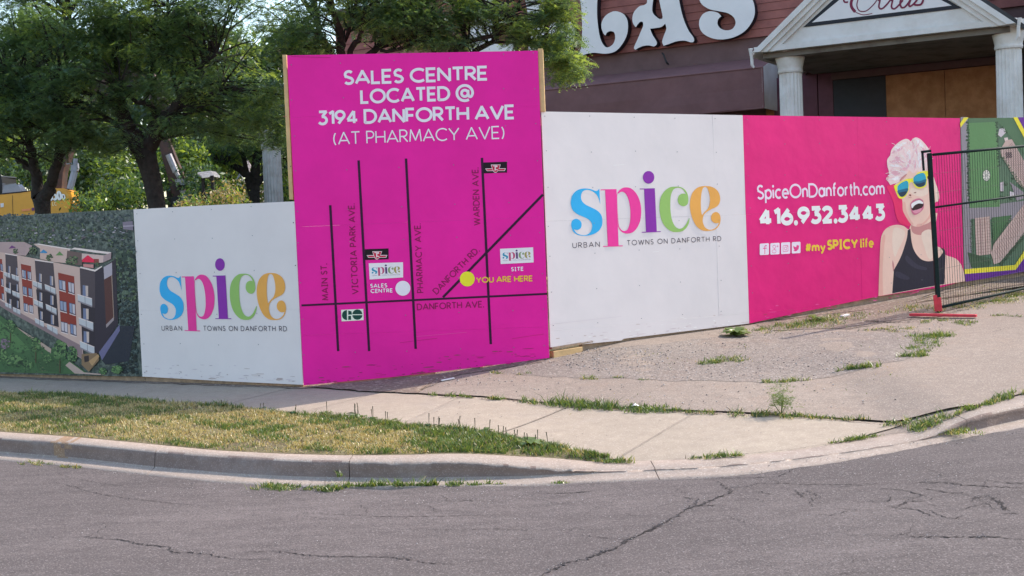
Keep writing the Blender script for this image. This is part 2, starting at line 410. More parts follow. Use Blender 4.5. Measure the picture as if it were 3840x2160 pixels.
tag(loft('dirt_margin', lambda x: yhoard(x)-.10-.03*math.sin(x*5)-.02*math.sin(x*17), lambda x: yhoard(x)+.3, -20, -2.2, .06, 3, H, M_DIRT, off=.009), kind='structure')

# cracks: thin dark open seams with broken edges
def crack(pts, w=.008, zf=rz, off=.0035, name='crack', jit=.02, m=None):
    P = [gpx(*p, zf)[:2] for p in pts]; Q = [P[0]]
    for a, b in zip(P[:-1], P[1:]):
        L_ = np.linalg.norm(b-a); k = max(2, int(L_/.018)); nrm = np.array([-(b-a)[1], (b-a)[0]])/(L_+1e-9)
        for j in range(1, k+1): Q.append(a+(b-a)*j/k+(nrm*random.gauss(0, jit*.4) if j < k else 0))
    V = []; F = []
    for i, q in enumerate(Q):
        t = Q[min(i+1, len(Q)-1)]-Q[max(i-1, 0)]; t /= np.linalg.norm(t)+1e-9; nn = np.array([-t[1], t[0]])
        ww = w*.62*(.12 if random.random() < .12 else 1)*random.uniform(.2, 1.7)*(.35+.65*math.sin(math.pi*min(.97, max(.03, i/len(Q)))))
        for s_ in (-1, 1):
            p = q+nn*ww*s_*.5; V.append((p[0], p[1], zf(p[0], p[1])+off))
    for i in range(len(Q)-1): F.append((2*i, 2*i+1, 2*i+3, 2*i+2))
    b = MB(); b.add(V, F); return tag(b.build(name, m or M_CRACK), kind='structure')
R1 = lambda L_: [(x*.5383, 1380+y*.5383) for x, y in L_]
R2 = lambda L_: [(1200+x*.6072, 1280+y*.6072) for x, y in L_]
R3 = lambda L_: [(2400+x*.7317, 1100+y*.7317) for x, y in L_]
crack(R1([(350,1180),(500,1183),(620,1178),(720,1190),(890,1205),(960,1225),(1180,1250),(1200,1290),(1300,1285),(1470,1300),(1500,1315),(1600,1328),(1720,1337),(1880,1332)]), .018)
crack(R1([(1700,1285),(1900,1277),(2000,1285),(2090,1300),(2250,1315),(2415,1318)]), .016)
crack(R2([(0,1330),(200,1330),(400,1332),(520,1345),(650,1370),(850,1380)]), .016)
crack(R1([(620,1178),(700,1130),(770,1090)]), .006); crack(R1([(1200,1292),(1100,1315),(960,1340)]), .007)
crack(R1([(150,832),(380,800),(500,825),(650,870),(850,905),(1200,945),(1530,975)]), .010)
crack(R1([(1740,1030),(1900,1045),(1990,1060)]), .006); crack(R1([(2070,1010),(2250,1018),(2400,1022)]), .008)
crack(R2([(1370,1449),(1430,1420),(1480,1390),(1560,1360),(1690,1330),(1830,1275),(1900,1225),(1960,1205),(2060,1150),(2141,1115)]), .034, jit=.035)
crack(R3([(0,1240),(90,1195),(180,1150),(240,1105),(330,1080),(390,1050),(470,1020),(430,985),(400,965)]), .026, jit=.03)
crack(R3([(170,1035),(250,1050),(300,1052),(280,1080),(240,1105)]), .018); crack(R3([(460,995),(540,998),(600,975),(780,978),(1000,982),(1200,975),(1340,975)]), .012)
crack(R3([(1340,1230),(1400,1248),(1600,1250),(1800,1250),(1968,1262)]), .022, jit=.02)
crack(R3([(1340,975),(1500,968),(1700,985),(1968,1000)]), .020, jit=.03); crack(R3([(1450,1000),(1600,1025),(1660,1020)]), .015)
crack(R3([(1700,1075),(1720,1045),(1780,1040),(1830,1070),(1890,1110),(1780,1095),(1710,1085)]), .014, jit=.03)
crack(R3([(1850,1130),(1968,1128)]), .014); crack(R3([(1780,960),(1900,975),(1968,972)]), .018)
crack(R2([(0,1065),(250,1078),(450,1085),(800,1080),(1150,1073)]), .012, jit=.015); crack(R2([(550,1155),(750,1165),(1100,1160),(1500,1168),(1900,1165)]), .008)
crack(R2([(1560,1120),(1700,1030),(1850,1030)]), .004); crack(R2([(1600,1195),(1750,1215),(1880,1225)]), .010)
crack(R2([(1400,940),(1550,938),(1700,925)]), .016); crack(R2([(750,950),(800,990),(960,985),(1130,1000)]), .01)
crack(R1([(380,725),(470,760),(620,790),(820,822),(1100,790)]), .007); crack(R3([(350,950),(700,945),(790,900),(860,895)]), .012)
crack(R3([(1120,1430),(1000,1440),(1160,1435)]), .006); crack(R3([(900,1240),(1340,1243)]), .005)
M_SLABSEAM = mat('joint_grime', (.17,.13,.105), .95); M_SEAM = mat('seam_soil', (.10,.072,.055), .95)
for j0 in joints+[J[-5]]:
    a = np.array([j0[0], SB(j0[0])]); b = np.array([j0[1], SF(j0[1])]); V = []; F = []
    for k in range(31):
        q = a+(b-a)*k/30; w_ = .0022+random.uniform(-.0012, .0012)
        V += [(q[0]-w_, q[1], H(*q)+.0075), (q[0]+w_, q[1], H(*q)+.0075)]
        if k: F.append((2*k-2, 2*k-1, 2*k+1, 2*k))
    b_ = MB(); b_.add(V, F); tag(b_.build('joint', M_SLABSEAM), kind='structure')
_rc = random.Random(77)
def scribble(x, y, n, w, sx, sy):
    pts = [(x, y)]; a = _rc.uniform(-.35, .35)+(math.pi if _rc.random() < .5 else 0)
    for _ in range(n):
        a += _rc.gauss(0, .5); pts.append((pts[-1][0]+math.cos(a)*sx, pts[-1][1]+math.sin(a)*sy))
    crack(pts, w, jit=.02)
for _ in range(26): scribble(_rc.uniform(3050, 3820), _rc.uniform(1800, 1935), _rc.randint(2, 5), _rc.uniform(.005, .014), 42, 16)
for _ in range(12): scribble(_rc.uniform(2450, 3100), _rc.uniform(1815, 1900), _rc.randint(2, 4), _rc.uniform(.004, .010), 36, 13)
for _ in range(22): scribble(_rc.uniform(60, 3700), _rc.uniform(1860, 2140), _rc.randint(2, 5), _rc.uniform(.003, .007), 46, 15)
hz = lambda x, y: H(x, y)
crack([(1600,1480),(1800,1498),(1929,1505),(2111,1523),(2500,1546),(2766,1556),(3132,1576),(3497,1588)], .034, hz, .0125, jit=.03, m=M_SEAM)
crack([(2470,1728),(2693,1718),(2985,1689),(3278,1641),(3461,1605),(3571,1568),(3840,1477)], .016, hz, .012, jit=.012, m=M_SEAM)
crack(R3([(1080,140),(1200,150),(1320,155),(1450,150)]), .05, hz, .022, jit=.06); crack(R3([(1600,140),(1680,148),(1720,160)]), .03, hz, .02)
crack(R3([(1850,115),(1968,130)]), .02, hz, .02); crack(R3([(1800,210),(1870,190),(1950,180)]), .012, hz, .02)
crack(R3([(1050,190),(1250,195),(1440,212)]), .03, hz, .022, jit=.04)
# ------------------------------------------------------------------ print tools: flat ink shapes on a panel
def spline(pts, n=7):
    """closed outline; points are smooth unless given a third value"""
    N = len(pts); out = []
    P = [np.array(p[:2], float) for p in pts]; C = [len(p) > 2 for p in pts]
    for i in range(N):
        p1 = P[i]; p2 = P[(i+1) % N]
        p0 = P[i-1] if not C[i] else p1-(p2-p1)*.3; p3 = P[(i+2) % N] if not C[(i+1) % N] else p2+(p2-p1)*.3
        if C[i] and C[(i+1) % N]: out.append(p1); continue
        for k in range(n):
            t = k/n; t2 = t*t; t3 = t2*t
            out.append(.5*((2*p1)+(-p0+p2)*t+(2*p0-5*p1+4*p2-p3)*t2+(-p0+3*p1-3*p2+p3)*t3))
    return out
def ell(cx, cy, rx, ry=None, n=28, rot=0, a0=0, a1=2*math.pi):
    ry = rx if ry is None else ry; o = []
    for i in range(n):
        a = a0+(a1-a0)*i/(n if a1-a0 > 6.2 else n-1); x = rx*math.cos(a); y = ry*math.sin(a)
        o.append((cx+x*math.cos(rot)-y*math.sin(rot), cy+x*math.sin(rot)+y*math.cos(rot)))
    return o
class Ink:
    """ink shapes in panel metres; every shape gets its own hair-thin level"""
    def __init__(s, pan, base=.0034, step=.00003): s.pan = pan; s.b = MB(); s.off = base; s.step = step
    def fill(s, loops, col):
        loops = loops if isinstance(loops[0][0], (list, tuple, np.ndarray)) else [loops]
        L3 = [[Vector((float(p[0]), float(p[1]), 0)) for p in lp] for lp in loops]
        tr_ = tessellate_polygon(L3); fl = [p for lp in L3 for p in lp]; s.off += s.step
        fs = []
        for t in tr_:
            a, b, c = (fl[i] for i in t)
            cr = (b.x-a.x)*(c.y-a.y)-(b.y-a.y)*(c.x-a.x)
            if abs(cr) < 1e-12: continue
            fs.append(t if cr > 0 else (t[0], t[2], t[1]))
        s.b.add([s.pan.P(p.x, p.y, s.off) for p in fl], fs, pm(col) if isinstance(col, tuple) else col)
    def px(s, pts, col, T=None):
        """outline given in photo pixels (optionally through transform T)"""
        loops = pts if isinstance(pts[0][0], (list, tuple, np.ndarray)) else [pts]
        s.fill([[s.pan.uv(*(T(*p[:2]) if T else p[:2])) for p in lp] for lp in loops], col)
    def stroke(s, pts, w, col, closed=False):
        if not closed and len(pts) > 2:
            P = [np.array(p, float) for p in pts]; cuts = [0]; ang = {}
            for i in range(1, len(P)-1):
                d1 = P[i]-P[i-1]; d2 = P[i+1]-P[i]; l1 = np.linalg.norm(d1); l2 = np.linalg.norm(d2)
                if l1 < 1e-6 or l2 < 1e-6: continue
                t = math.degrees(math.acos(max(-1, min(1, np.dot(d1, d2)/l1/l2))))
                if t > 42: cuts.append(i); ang[i] = t
            if len(cuts) > 1:
                cuts.append(len(P)-1)
                for a, b in zip(cuts[:-1], cuts[1:]):
                    q = [p.copy() for p in P[a:b+1]]
                    if a in ang: d = q[0]-q[1]; q[0] = q[0]+d/np.linalg.norm(d)*w*(.5 if ang[a] < 105 else .22)
                    if b in ang: d = q[-1]-q[-2]; q[-1] = q[-1]+d/np.linalg.norm(d)*w*(.5 if ang[b] < 105 else .22)
                    s.stroke(q, w, col)
                return
        P = [np.array(p, float) for p in pts]; Q = [P[0]]
        for p in P[1:]:
            if np.linalg.norm(p-Q[-1]) > 1e-5: Q.append(p)
        P = Q; n = len(P); A = []; B = []
        if n < 2: return
        for i in range(n):
            if closed: a = P[i-1]; c = P[(i+1) % n]
            else: a = P[max(i-1, 0)]; c = P[min(i+1, n-1)]
            d1 = P[i]-a; d2 = c-P[i]
            if np.linalg.norm(d1) < 1e-9: d1 = d2
            if np.linalg.norm(d2) < 1e-9: d2 = d1
            d1 = d1/np.linalg.norm(d1); d2 = d2/np.linalg.norm(d2)
            n1 = np.array([-d1[1], d1[0]]); n2 = np.array([-d2[1], d2[0]]); m = n1+n2; ml = np.linalg.norm(m)
            if ml < .3: m = n2; k = 1
            else: m = m/ml; k = min(2.2, 1/max(.2, np.dot(m, n1)))
            A.append(P[i]+m*w/2*k); B.append(P[i]-m*w/2*k)
        s.off += s.step; vs = [s.pan.P(p[0], p[1], s.off) for p in A]+[s.pan.P(p[0], p[1], s.off) for p in B]
        fs = [(n+i, n+(i+1) % n, (i+1) % n, i) for i in range(n if closed else n-1)]
        s.b.add(vs, fs, pm(col) if isinstance(col, tuple) else col)
    def build(s, name, parent): return s.b.build(name, parent=parent)

def arc(cx, cy, rx, ry, a0, a1, n=14):
    return [(cx+rx*math.cos(math.radians(a0+(a1-a0)*i/n)), cy+ry*math.sin(math.radians(a0+(a1-a0)*i/n))) for i in range(n+1)]
# single-line alphabet, cap height 1
G = {
 'A': (.86, [[(0,0),(.43,1),(.86,0)], [(.15,.30),(.71,.30)]]),
 'B': (.56, [[(0,0),(0,1),(.30,1)]+arc(.30,.76,.22,.24,90,-90)+[(0,.52)], [(.30,.52)]+arc(.32,.26,.25,.26,90,-90)+[(0,0)]]),
 'C': (.84, [arc(.50,.5,.50,.5,48,312,22)]),
 'D': (.76, [[(0,0),(0,1),(.28,1)]+arc(.28,.5,.48,.5,90,-90,18)+[(0,0)]]),
 'E': (.54, [[(.54,1),(0,1),(0,0),(.54,0)], [(0,.5),(.48,.5)]]),
 'F': (.52, [[(.52,1),(0,1),(0,0)], [(0,.48),(.46,.48)]]),
 'G': (.9, [arc(.5,.5,.5,.5,48,360,22), [(.5,.5),(1.0,.5)]]),
 'H': (.70, [[(0,0),(0,1)], [(.70,0),(.70,1)], [(0,.5),(.70,.5)]]),
 'I': (.0, [[(0,0),(0,1)]]),
 '|': (.34, [[(.17,0),(.17,1)], [(0,1),(.34,1)], [(0,0),(.34,0)]]),
 'K': (.60, [[(0,0),(0,1)], [(.58,1),(0,.42)], [(.20,.60),(.62,0)]]),
 'L': (.50, [[(0,1),(0,0),(.50,0)]]),
 'M': (.90, [[(0,0),(.10,1),(.45,.12),(.80,1),(.90,0)]]),
 'N': (.72, [[(0,0),(0,1),(.72,0),(.72,1)]]),
 'O': (1.0, [arc(.5,.5,.5,.5,0,360,28)]),
 'P': (.56, [[(0,0),(0,1),(.28,1)]+arc(.28,.72,.27,.28,90,-90)+[(0,.44)]]),
 'R': (.60, [[(0,0),(0,1),(.28,1)]+arc(.28,.73,.27,.27,90,-90)+[(0,.46)], [(.24,.46),(.60,0)]]),
 'S': (.54, [arc(.28,.745,.24,.255,35,180,10)[:-1]+[(.04,.745)]+[(.09,.60),(.27,.51),(.44,.43),(.53,.28)]+arc(.27,.255,.26,.255,0,-150,12)]),
 'T': (.66, [[(0,1),(.66,1)], [(.33,1),(.33,0)]]),
 'U': (.68, [[(0,1),(0,.34)]+arc(.34,.34,.34,.34,180,360,14)+[(.68,1)]]),
 'V': (.84, [[(0,1),(.42,0),(.84,1)]]),
 'W': (1.16, [[(0,1),(.30,0),(.58,.95),(.86,0),(1.16,1)]]),
 'Y': (.78, [[(0,1),(.39,.44),(.78,1)], [(.39,.44),(.39,0)]]),
 '@': (1.16, [arc(.58,.46,.24,.26,0,360,18), [(.82,.74),(.82,.30)]+arc(.97,.30,.13,.13,180,330,6)+arc(.58,.48,.58,.62,-5,300,26)]),
 '(': (.20, [arc(.62,.45,.62,.78,140,220,10)]),
 ')': (.20, [arc(-.42,.45,.62,.78,40,-40,10)]),
 '.': (.04, [[(.0,-.0),(.04,-.0)]]),
 ' ': (.33, []),
 '0': (.66, [arc(.33,.5,.33,.5,0,360,24)]),
 '1': (.26, [[(0,.82),(.26,1),(.26,0)]]),
 '2': (.56, [arc(.28,.72,.27,.28,165,-35,12)+[(.02,0),(.58,0)]]),
 '3': (.54, [[(.02,1),(.52,1),(.24,.60)], arc(.25,.30,.29,.30,100,-150,16)]),
 '4': (.70, [[(.48,0),(.48,.98)], [(.46,.98),(.02,.26)], [(0,.24),(.70,.24)]]),
 '5': (.56, [[(.50,1),(.12,1),(.06,.56)], arc(.27,.32,.29,.32,125,-150,16)]),
 '6': (.60, [arc(.30,.31,.30,.31,0,360,20), [(.42,1),(.04,.44)]]),
 '9': (.60, [arc(.30,.69,.30,.31,0,360,20), [(.18,0),(.56,.56)]]),
 'a': (.54, [arc(.25,.33,.25,.33,0,360,20), [(.54,.70),(.54,0)]]),
 'c': (.46, [arc(.30,.33,.28,.33,50,310,16)]),
 'd': (.50, [arc(.25,.33,.25,.33,0,360,20), [(.50,1),(.50,0)]]),
 'e': (.54, [[(.02,.33),(.54,.33)]+arc(.28,.33,.26,.33,0,310,18)]),
 'f': (.30, [[(.12,0),(.12,.80)]+arc(.27,.82,.15,.18,180,80,6), [(0,.64),(.28,.64)]]),
 'h': (.44, [[(0,0),(0,1.04)], [(0,.40)]+arc(.22,.42,.22,.24,180,0,10)+[(.44,0)]]),
 'i': (.0, [[(0,0),(0,.66)], [(0,.88),(0,.99)]]),
 'l': (.10, [[(0,1.04),(0,.10),(.12,.0)]]),
 'm': (.76, [[(0,0),(0,.66)], [(0,.42)]+arc(.19,.44,.19,.22,180,0,8)+[(.38,0)], [(.38,.42)]+arc(.57,.44,.19,.22,180,0,8)+[(.76,0)]]),
 'n': (.42, [[(0,0),(0,.66)], [(0,.42)]+arc(.21,.43,.21,.23,180,0,10)+[(.42,0)]]),
 'o': (.56, [arc(.28,.33,.28,.33,0,360,20)]),
 'p': (.52, [[(0,.66),(0,-.36)], arc(.26,.33,.26,.33,0,360,20)]),
 'r': (.24, [[(0,0),(0,.66)], [(0,.40)]+arc(.22,.42,.22,.24,180,90,6)]),
 't': (.28, [[(.12,.90),(.12,.14)]+arc(.25,.14,.13,.14,180,270,5), [(0,.64),(.27,.64)]]),
 'y': (.50, [[(0,.66),(.25,.04)], [(.50,.66),(.20,-.20),(.05,-.30)]]),
 '#': (.56, [[(.14,0),(.24,.95)], [(.38,0),(.48,.95)], [(0,.30),(.54,.30)], [(.04,.65),(.58,.65)]]),
}
def text(ink, s, p0, p1, h, wt, col, gap=.16):
    """lettering between two photo points on the baseline; h cap height in metres, wt stroke/height"""
    a = ink.pan.uv(*p0); b = ink.pan.uv(*p1); L = np.linalg.norm(b-a); ex = (b-a)/L; ey = np.array([-ex[1], ex[0]])
    tot = 0; pos = []
    for ch in s:
        w = G[ch][0]; lead = wt/2 if ch != ' ' else 0; pos.append(tot+lead); tot += w+(wt if ch != ' ' else 0)+gap
    tot -= gap; k = L/(tot*h)
    for ch, x0 in zip(s, pos):
        for st in G[ch][1]:
            q = []
            for x, y in st:
                yy = wt/2+y*(1-wt); q.append(a+ex*((x0+x)*h*k)+ey*(yy*h))
            if ch in 'i' and st[0][1] > .8: 
                c = (q[0]+q[1])/2; ink.fill(ell(c[0], c[1], wt*h*.62), col); continue
            if ch == '.':
                c = q[0]; ink.fill(ell(c[0]+wt*h*.2, c[1], wt*h*.58), col); continue
            w = wt*h
            if len(q) == 2 or True:   # square off the ends so corners close
                pass
            ink.stroke(q, w, col, closed=(len(st) > 18 and abs(st[0][0]-st[-1][0]) < 1e-6 and abs(st[0][1]-st[-1][1]) < 1e-6))
    return a, b, ex, ey

# the five-colour word mark, traced once, placed four times
BLUE = (40,150,210); PINK = (222,50,140); VIOL = (112,38,150); GREEN = (122,165,95); GOLD = (190,145,75); NAVY = (45,40,70); INKY = (35,30,55)
LOGO = [
 (BLUE, [[(545,375,1),(560,630,1),(535,540),(490,460),(400,403),(330,397),(272,428),(250,500),(265,570),(320,630),(420,680),(520,735),(580,810),(595,900),(580,990),(525,1065),(430,1115),(310,1136),(200,1120),(125,1065),(95,980),(95,930),(115,885),(165,862),(215,875),(250,910),(260,960),(245,1010),(205,1037),(165,1037),(135,1030,1),(180,1090),(260,1122),(340,1118),(400,1075),(428,1000),(420,930),(370,870),(290,830),(200,790),(120,725),(88,640),(88,570),(110,485),(165,418),(245,380),(335,373),(410,385),(470,408),(510,410)]]),
 (PINK, [[(568,387,1),(820,383,1),(855,1290,1),(922,1288,1),(922,1303,1),(605,1312,1),(605,1299,1),(682,1297,1),(638,401,1),(568,402,1)]]),
 (PINK, [[(824,470,1),(860,410),(920,365),(985,355),(1060,375),(1130,440),(1185,540),(1215,660),(1218,780),(1200,900),(1150,1010),(1085,1075),(1010,1098),(930,1085),(880,1045),(848,985,1)],
         [(832,500),(860,450),(905,425),(950,440),(990,490),(1020,570),(1040,680),(1045,800),(1040,900),(1015,1000),(985,1045),(930,1055),(885,1020),(854,930)]]),
 (VIOL, [[(1195,374,1),(1438,369,1),(1470,1063,1),(1532,1059,1),(1532,1073,1),(1228,1084,1),(1228,1072,1),(1297,1069,1),(1265,388,1),(1195,387,1)]]),
 (VIOL, [[(1338+92*math.cos(a*.3927), 193+102*math.sin(a*.3927)) for a in range(16)]]),
 (GREEN, [[(1998,855,1),(1985,930),(1950,1000),(1890,1055),(1800,1075),(1700,1060),(1610,990),(1550,890),(1518,760),(1515,620),(1540,500),(1600,410),(1680,355),(1760,343),(1850,350),(1920,390),(1965,460),(1978,540),(1970,610),(1935,650),(1890,658),(1840,635),(1812,590),(1808,540),(1825,490),(1865,460),(1910,455),(1938,463,1),(1900,400),(1850,367),(1790,363),(1735,395),(1700,470),(1688,580),(1690,720),(1710,860),(1750,960),(1800,1010),(1860,1018),(1920,975),(1965,900),(1990,850,1)]]),
 (GOLD, [[(2250,333),(2350,345),(2440,400),(2485,490),(2485,590),(2440,660),(2350,705),(2270,752),(2225,805),(2210,870),(2215,930),(2250,1000),(2310,1035),(2380,1028),(2440,985),(2472,925,1),(2430,932),(2385,920),(2350,880),(2345,820),(2380,765),(2430,752),(2475,780),(2496,840),(2492,910),(2465,980),(2400,1037),(2300,1055),(2200,1045),(2110,980),(2045,860),(2008,720),(2005,580),(2040,450),(2110,370),(2180,340)],
         [(2250,348),(2213,370),(2190,450),(2180,560),(2180,680),(2190,770),(2202,800,1),(2240,750),(2290,700),(2320,620),(2325,530),(2310,440),(2285,370)]]),
]
def T_R(x, y): return (2120+x*.23292, 620+y*.23292)
def logo_template():
    q = []
    for col, loops in LOGO:
        q.append((col, [[PR.uv(*T_R(*p)) for p in spline(lp)] for lp in loops]))
    return q
LT = logo_template()
_sl = PR.uv(*T_R(88, 600)); _er = PR.uv(*T_R(2495, 840)); _dt = PR.uv(*T_R(1338, 90)); _pb = PR.uv(*T_R(760, 1305))
def place_logo(ink, sl, er, dt, pb, small=False, sub=True, mute=None):
    """sl: left of s, er: right of e, dt: top of the dot, pb: foot of the p, all photo pixels on this panel"""
    a, b, c, d = (ink.pan.uv(*q) for q in (sl, er, dt, pb))
    kx = (b[0]-a[0])/(_er[0]-_sl[0]); ky = (c[1]-d[1])/(_dt[1]-_pb[1])
    f = lambda p: (a[0]+(p[0]-_sl[0])*kx, d[1]+(p[1]-_pb[1])*ky)
    for col, loops in LT: ink.fill([[f(p) for p in lp] for lp in loops], mute.get(col, col) if mute else col)
    inv = lambda p: f(p)
    if sub:
        for s, x0, x1 in (('URBAN', 112, 552), ('TOWNS ON DANFORTH RD', 990, 2508)):
            y0 = PR.uv(*T_R(300, 1325))[1]
            p0 = f((PR.uv(*T_R(x0, 1300))[0], y0)); p1 = f((PR.uv(*T_R(x1, 1240))[0], y0))
            h = (PR.uv(*T_R(300, 1230))[1]-y0)*ky*.92; tot = 0; pos = []
            wt = .11 if not small else .13; gp_ = .26
            for ch in s:
                pos.append(tot+wt/2); tot += G[ch][0]+(wt if ch != ' ' else 0)+gp_
            k = (p1[0]-p0[0])/((tot-gp_)*h)
            for ch, xx in zip(s, pos):
                for st in G[ch][1]:
                    ink.stroke([(p0[0]+(xx+x)*h*k, p0[1]+(wt/2+y*(1-wt))*h) for x, y in st], wt*h, INKY, closed=(ch == 'O'))

# ------------------------------------------------------------------ hoarding panels
WHITE = mat('white_vinyl', (.77,.68,.655), rough=.42, vary=.035, scale=1.6, bump=.14, bscale=4., spec=.22)
MAGENTA = mat('magenta_vinyl', (.88,.014,.32), rough=.42, vary=.07, scale=1.4, bump=.3, bscale=4., spec=.18)
HOTPINK = mat('hot_pink_vinyl', (.80,.014,.185), rough=.42, vary=.07, scale=1.4, bump=.3, bscale=4., spec=.18)
FOREST = mat('printed_forest', (.035,.050,.048), rough=.4, scale=17., col2=(.20,.235,.19), detail=9, spec=.35, c2lo=.44, c2hi=.74)
PLANGREEN = mat('printed_lawn', (.075,.15,.085), rough=.4, vary=.12, scale=4., spec=.35)
PLY = mat('plywood_edge', (.50,.33,.17), rough=.8, vary=.2, scale=40.)
LUMBER = mat('pine_lumber', (.62,.40,.19), rough=.75, vary=.16, scale=6., bump=.15, bscale=60.)
LUMBER_OLD = mat('weathered_lumber', (.36,.25,.17), rough=.85, vary=.3, scale=12., bump=.3, bscale=60.)

def clip(poly, ax, val, keep_ge):
    out = []; n = len(poly)
    for i in range(n):
        a = poly[i]; b = poly[(i+1) % n]; ia = (a[ax] >= val) == keep_ge; ib = (b[ax] >= val) == keep_ge
        if ia: out.append(a)
        if ia != ib:
            t = (val-a[ax])/(b[ax]-a[ax]); out.append(tuple(a[k]+(b[k]-a[k])*t for k in (0, 1)))
    return out
def sheets(root, pan, outline, us, vs, m, th=.0125):
    """plywood sheets that make up one printed panel, cut at the real sheet joints"""
    us = [-1e3]+list(us)+[1e3]; vs = [-1e3]+list(vs)+[1e3]; g = .0004
    for i in range(len(us)-1):
        for j in range(len(vs)-1):
            p = [tuple(q) for q in outline]
            for ax, val, ge in ((0, us[i]+g, True), (0, us[i+1]-g, False), (1, vs[j]+g, True), (1, vs[j+1]-g, False)):
                if p: p = clip(p, ax, val, ge)
            if len(p) < 3: continue
            xs_ = [q[0] for q in p]; ys_ = [q[1] for q in p]
            if max(xs_)-min(xs_) < .01 or max(ys_)-min(ys_) < .01: continue
            o = random.uniform(-.0006, .0006); sx = random.uniform(-.0006, .0006); sy = random.uniform(-.0018, .0018)
            cu = sum(xs_)/len(p); cv = sum(ys_)/len(p)
            b = MB(); b.prism([pan.P(q[0], q[1], o+sx*(q[0]-cu)+sy*(q[1]-cv)) for q in p], -pan.n*th, m)
            b.build('plywood_sheet', parent=root)

# --- left run
LU = lambda x, y: tuple(PL.uv(x, y))
uL = LU(1137, 1443)[0]-.004; bL = lambda pts: [LU(*p) for p in pts]
topL = 2.095
def zt(px, py): return LU(px, py)
ub = LU(517, 1100)[0]
photo_panel = empty('hoarding_panel', PL.P(ub-2, 0), 'hoarding panel printed with an aerial view of a brick and grey townhouse block', 'hoarding panel', 'printed panels of the site hoarding')
sheets(photo_panel, PL, [(-14, topL+.01), (-14, -.0), (LU(0,1402)[0], LU(0,1402)[1]), (LU(250,1408)[0], LU(250,1408)[1]), (ub, LU(530,1412)[1]), (ub, LU(505,785)[1]), (LU(250,797)[0], LU(250,798)[1]+.004)], [ub-.01-2.44*k for k in (1, 2, 3, 4)], [.85], FOREST)
white_l = empty('hoarding_panel', PL.P(ub+1, 0), 'white hoarding panel with the five-colour word mark left of the magenta map board', 'hoarding panel', 'printed panels of the site hoarding')
sheets(white_l, PL, [(ub+.002, LU(530,1412)[1]), (LU(850,1430)[0], LU(850,1430)[1]), (uL, LU(1135,1443)[1]), (uL, LU(1105,755)[1]), (LU(800,770)[0], LU(800,769)[1]), (ub+.002, LU(505,785)[1])], [], [.855], WHITE)
k = Ink(PL); place_logo(k, (599, 1080), (1074, 1180), (831, 968), (720, 1241)); k.build('word_mark', white_l)

# --- tall map board
TO = lambda x, y: tuple(PT.uv(x, y))
board = empty('map_board', PT.P(WT/2, 0), 'tall magenta board with a street map and sales centre address', 'sign board')
uTL, uTR = .006, WT-.004
sheets(board, PT, [(uTL, TO(1138,1445)[1]), (TO(1500,1412)[0], TO(1500,1411)[1]), (TO(1800,1375)[0], TO(1800,1376)[1]), (uTR, TO(2058,1342)[1]), (uTR+.004, TO(2010,190)[1]), (uTL-.012, TO(1070,208)[1])], [], [.56, 1.78, 3.0], MAGENTA)
WT_ = (205,190,212); LIL = (212,200,222)
Z2 = lambda x, y: (1000+x*.5658, y*.5658)
Z6 = lambda x, y: (1040+x*.6487, 540+y*.6487)
Z9 = lambda x, y: (1360+x*.44164, 560+y*.44164)
mpx = .00297
k = Ink(PT); text(k, 'SALES CENTRE', Z2(509,565), Z2(1470,534), 98*.5658*mpx, .18, LIL, .02); k.build('lettering', board)
k = Ink(PT); text(k, 'LOCATED @', Z2(622,690), Z2(1375,663), 98*.5658*mpx, .18, LIL, .04); k.build('lettering', board)
k = Ink(PT); text(k, '3194 DANFORTH AVE', Z2(340,832), Z2(1647,791), 98*.5658*mpx, .18, LIL, .02); k.build('lettering', board)
k = Ink(PT); text(k, '(AT PHARMACY AVE)', Z2(443,962), Z2(1577,920), 86*.5658*mpx, .10, LIL, .07); k.build('lettering', board)
DK = (40,10,45); MAR = (110,15,70)
k = Ink(PT, .0031)
def road_line(a, b, w): k.stroke([PT.uv(*Z6(*a)), PT.uv(*Z6(*b))], w, DK)
road_line((306,354), (352,1197), .027); road_line((470,95), (531,1197), .027); road_line((744,84), (800,1184), .027)
road_line((1183,80), (1234,1157), .027); road_line((140,933), (1559,866), .022); road_line((958,886), (1536,292), .027)
k.build('map_line', board)
k = Ink(PT)
hS = 27*mpx*.92
def oneText(name, *a):
    k_ = Ink(PT); text(k_, *a); k_.build(name, board)
oneText('street_name', 'MA|N ST.', Z6(297,903), Z6(287,690), hS, .13, MAR, .13)
oneText('street_name', 'V|CTOR|A PARK AVE.', Z6(470,868), Z6(446,343), hS, .13, MAR, .13)
oneText('street_name', 'PHARMACY AVE.', Z6(846,860), Z6(828,458), hS, .13, MAR, .13)
oneText('street_name', 'WARDEN AVE.', Z6(1174,470), Z6(1162,135), hS, .13, MAR, .13)
oneText('street_name', 'DANFORTH RD.', Z6(922,872), Z6(1172,618), hS, .13, MAR, .13)
oneText('street_name', 'DANFORTH AVE.', Z6(808,961), Z6(1195,944), hS, .13, MAR, .13)
k = Ink(PT); YEL = (232,200,50)
k.px([Z6(*p) for p in ell(1098, 780, 43, 43)], YEL); text(k, 'YOU ARE HERE', Z6(1149,804), Z6(1478,794), 35*.6487*mpx, .2, (238,165,60), .05); k.build('map_marker', board)
k = Ink(PT)
k.px([Z6(*p) for p in ell(726, 834, 43, 43)], LIL); k.build('map_marker', board)
oneText('lettering', 'SALES', Z6(538,832), Z6(636,829), 24*.6487*mpx, .2, LIL, .14); oneText('lettering', 'CENTRE', Z6(540,862), Z6(668,858), 24*.6487*mpx, .2, LIL, .12)
oneText('lettering', 'S|TE', Z6(1352,736), Z6(1424,733), 24*.6487*mpx, .2, LIL, .14)
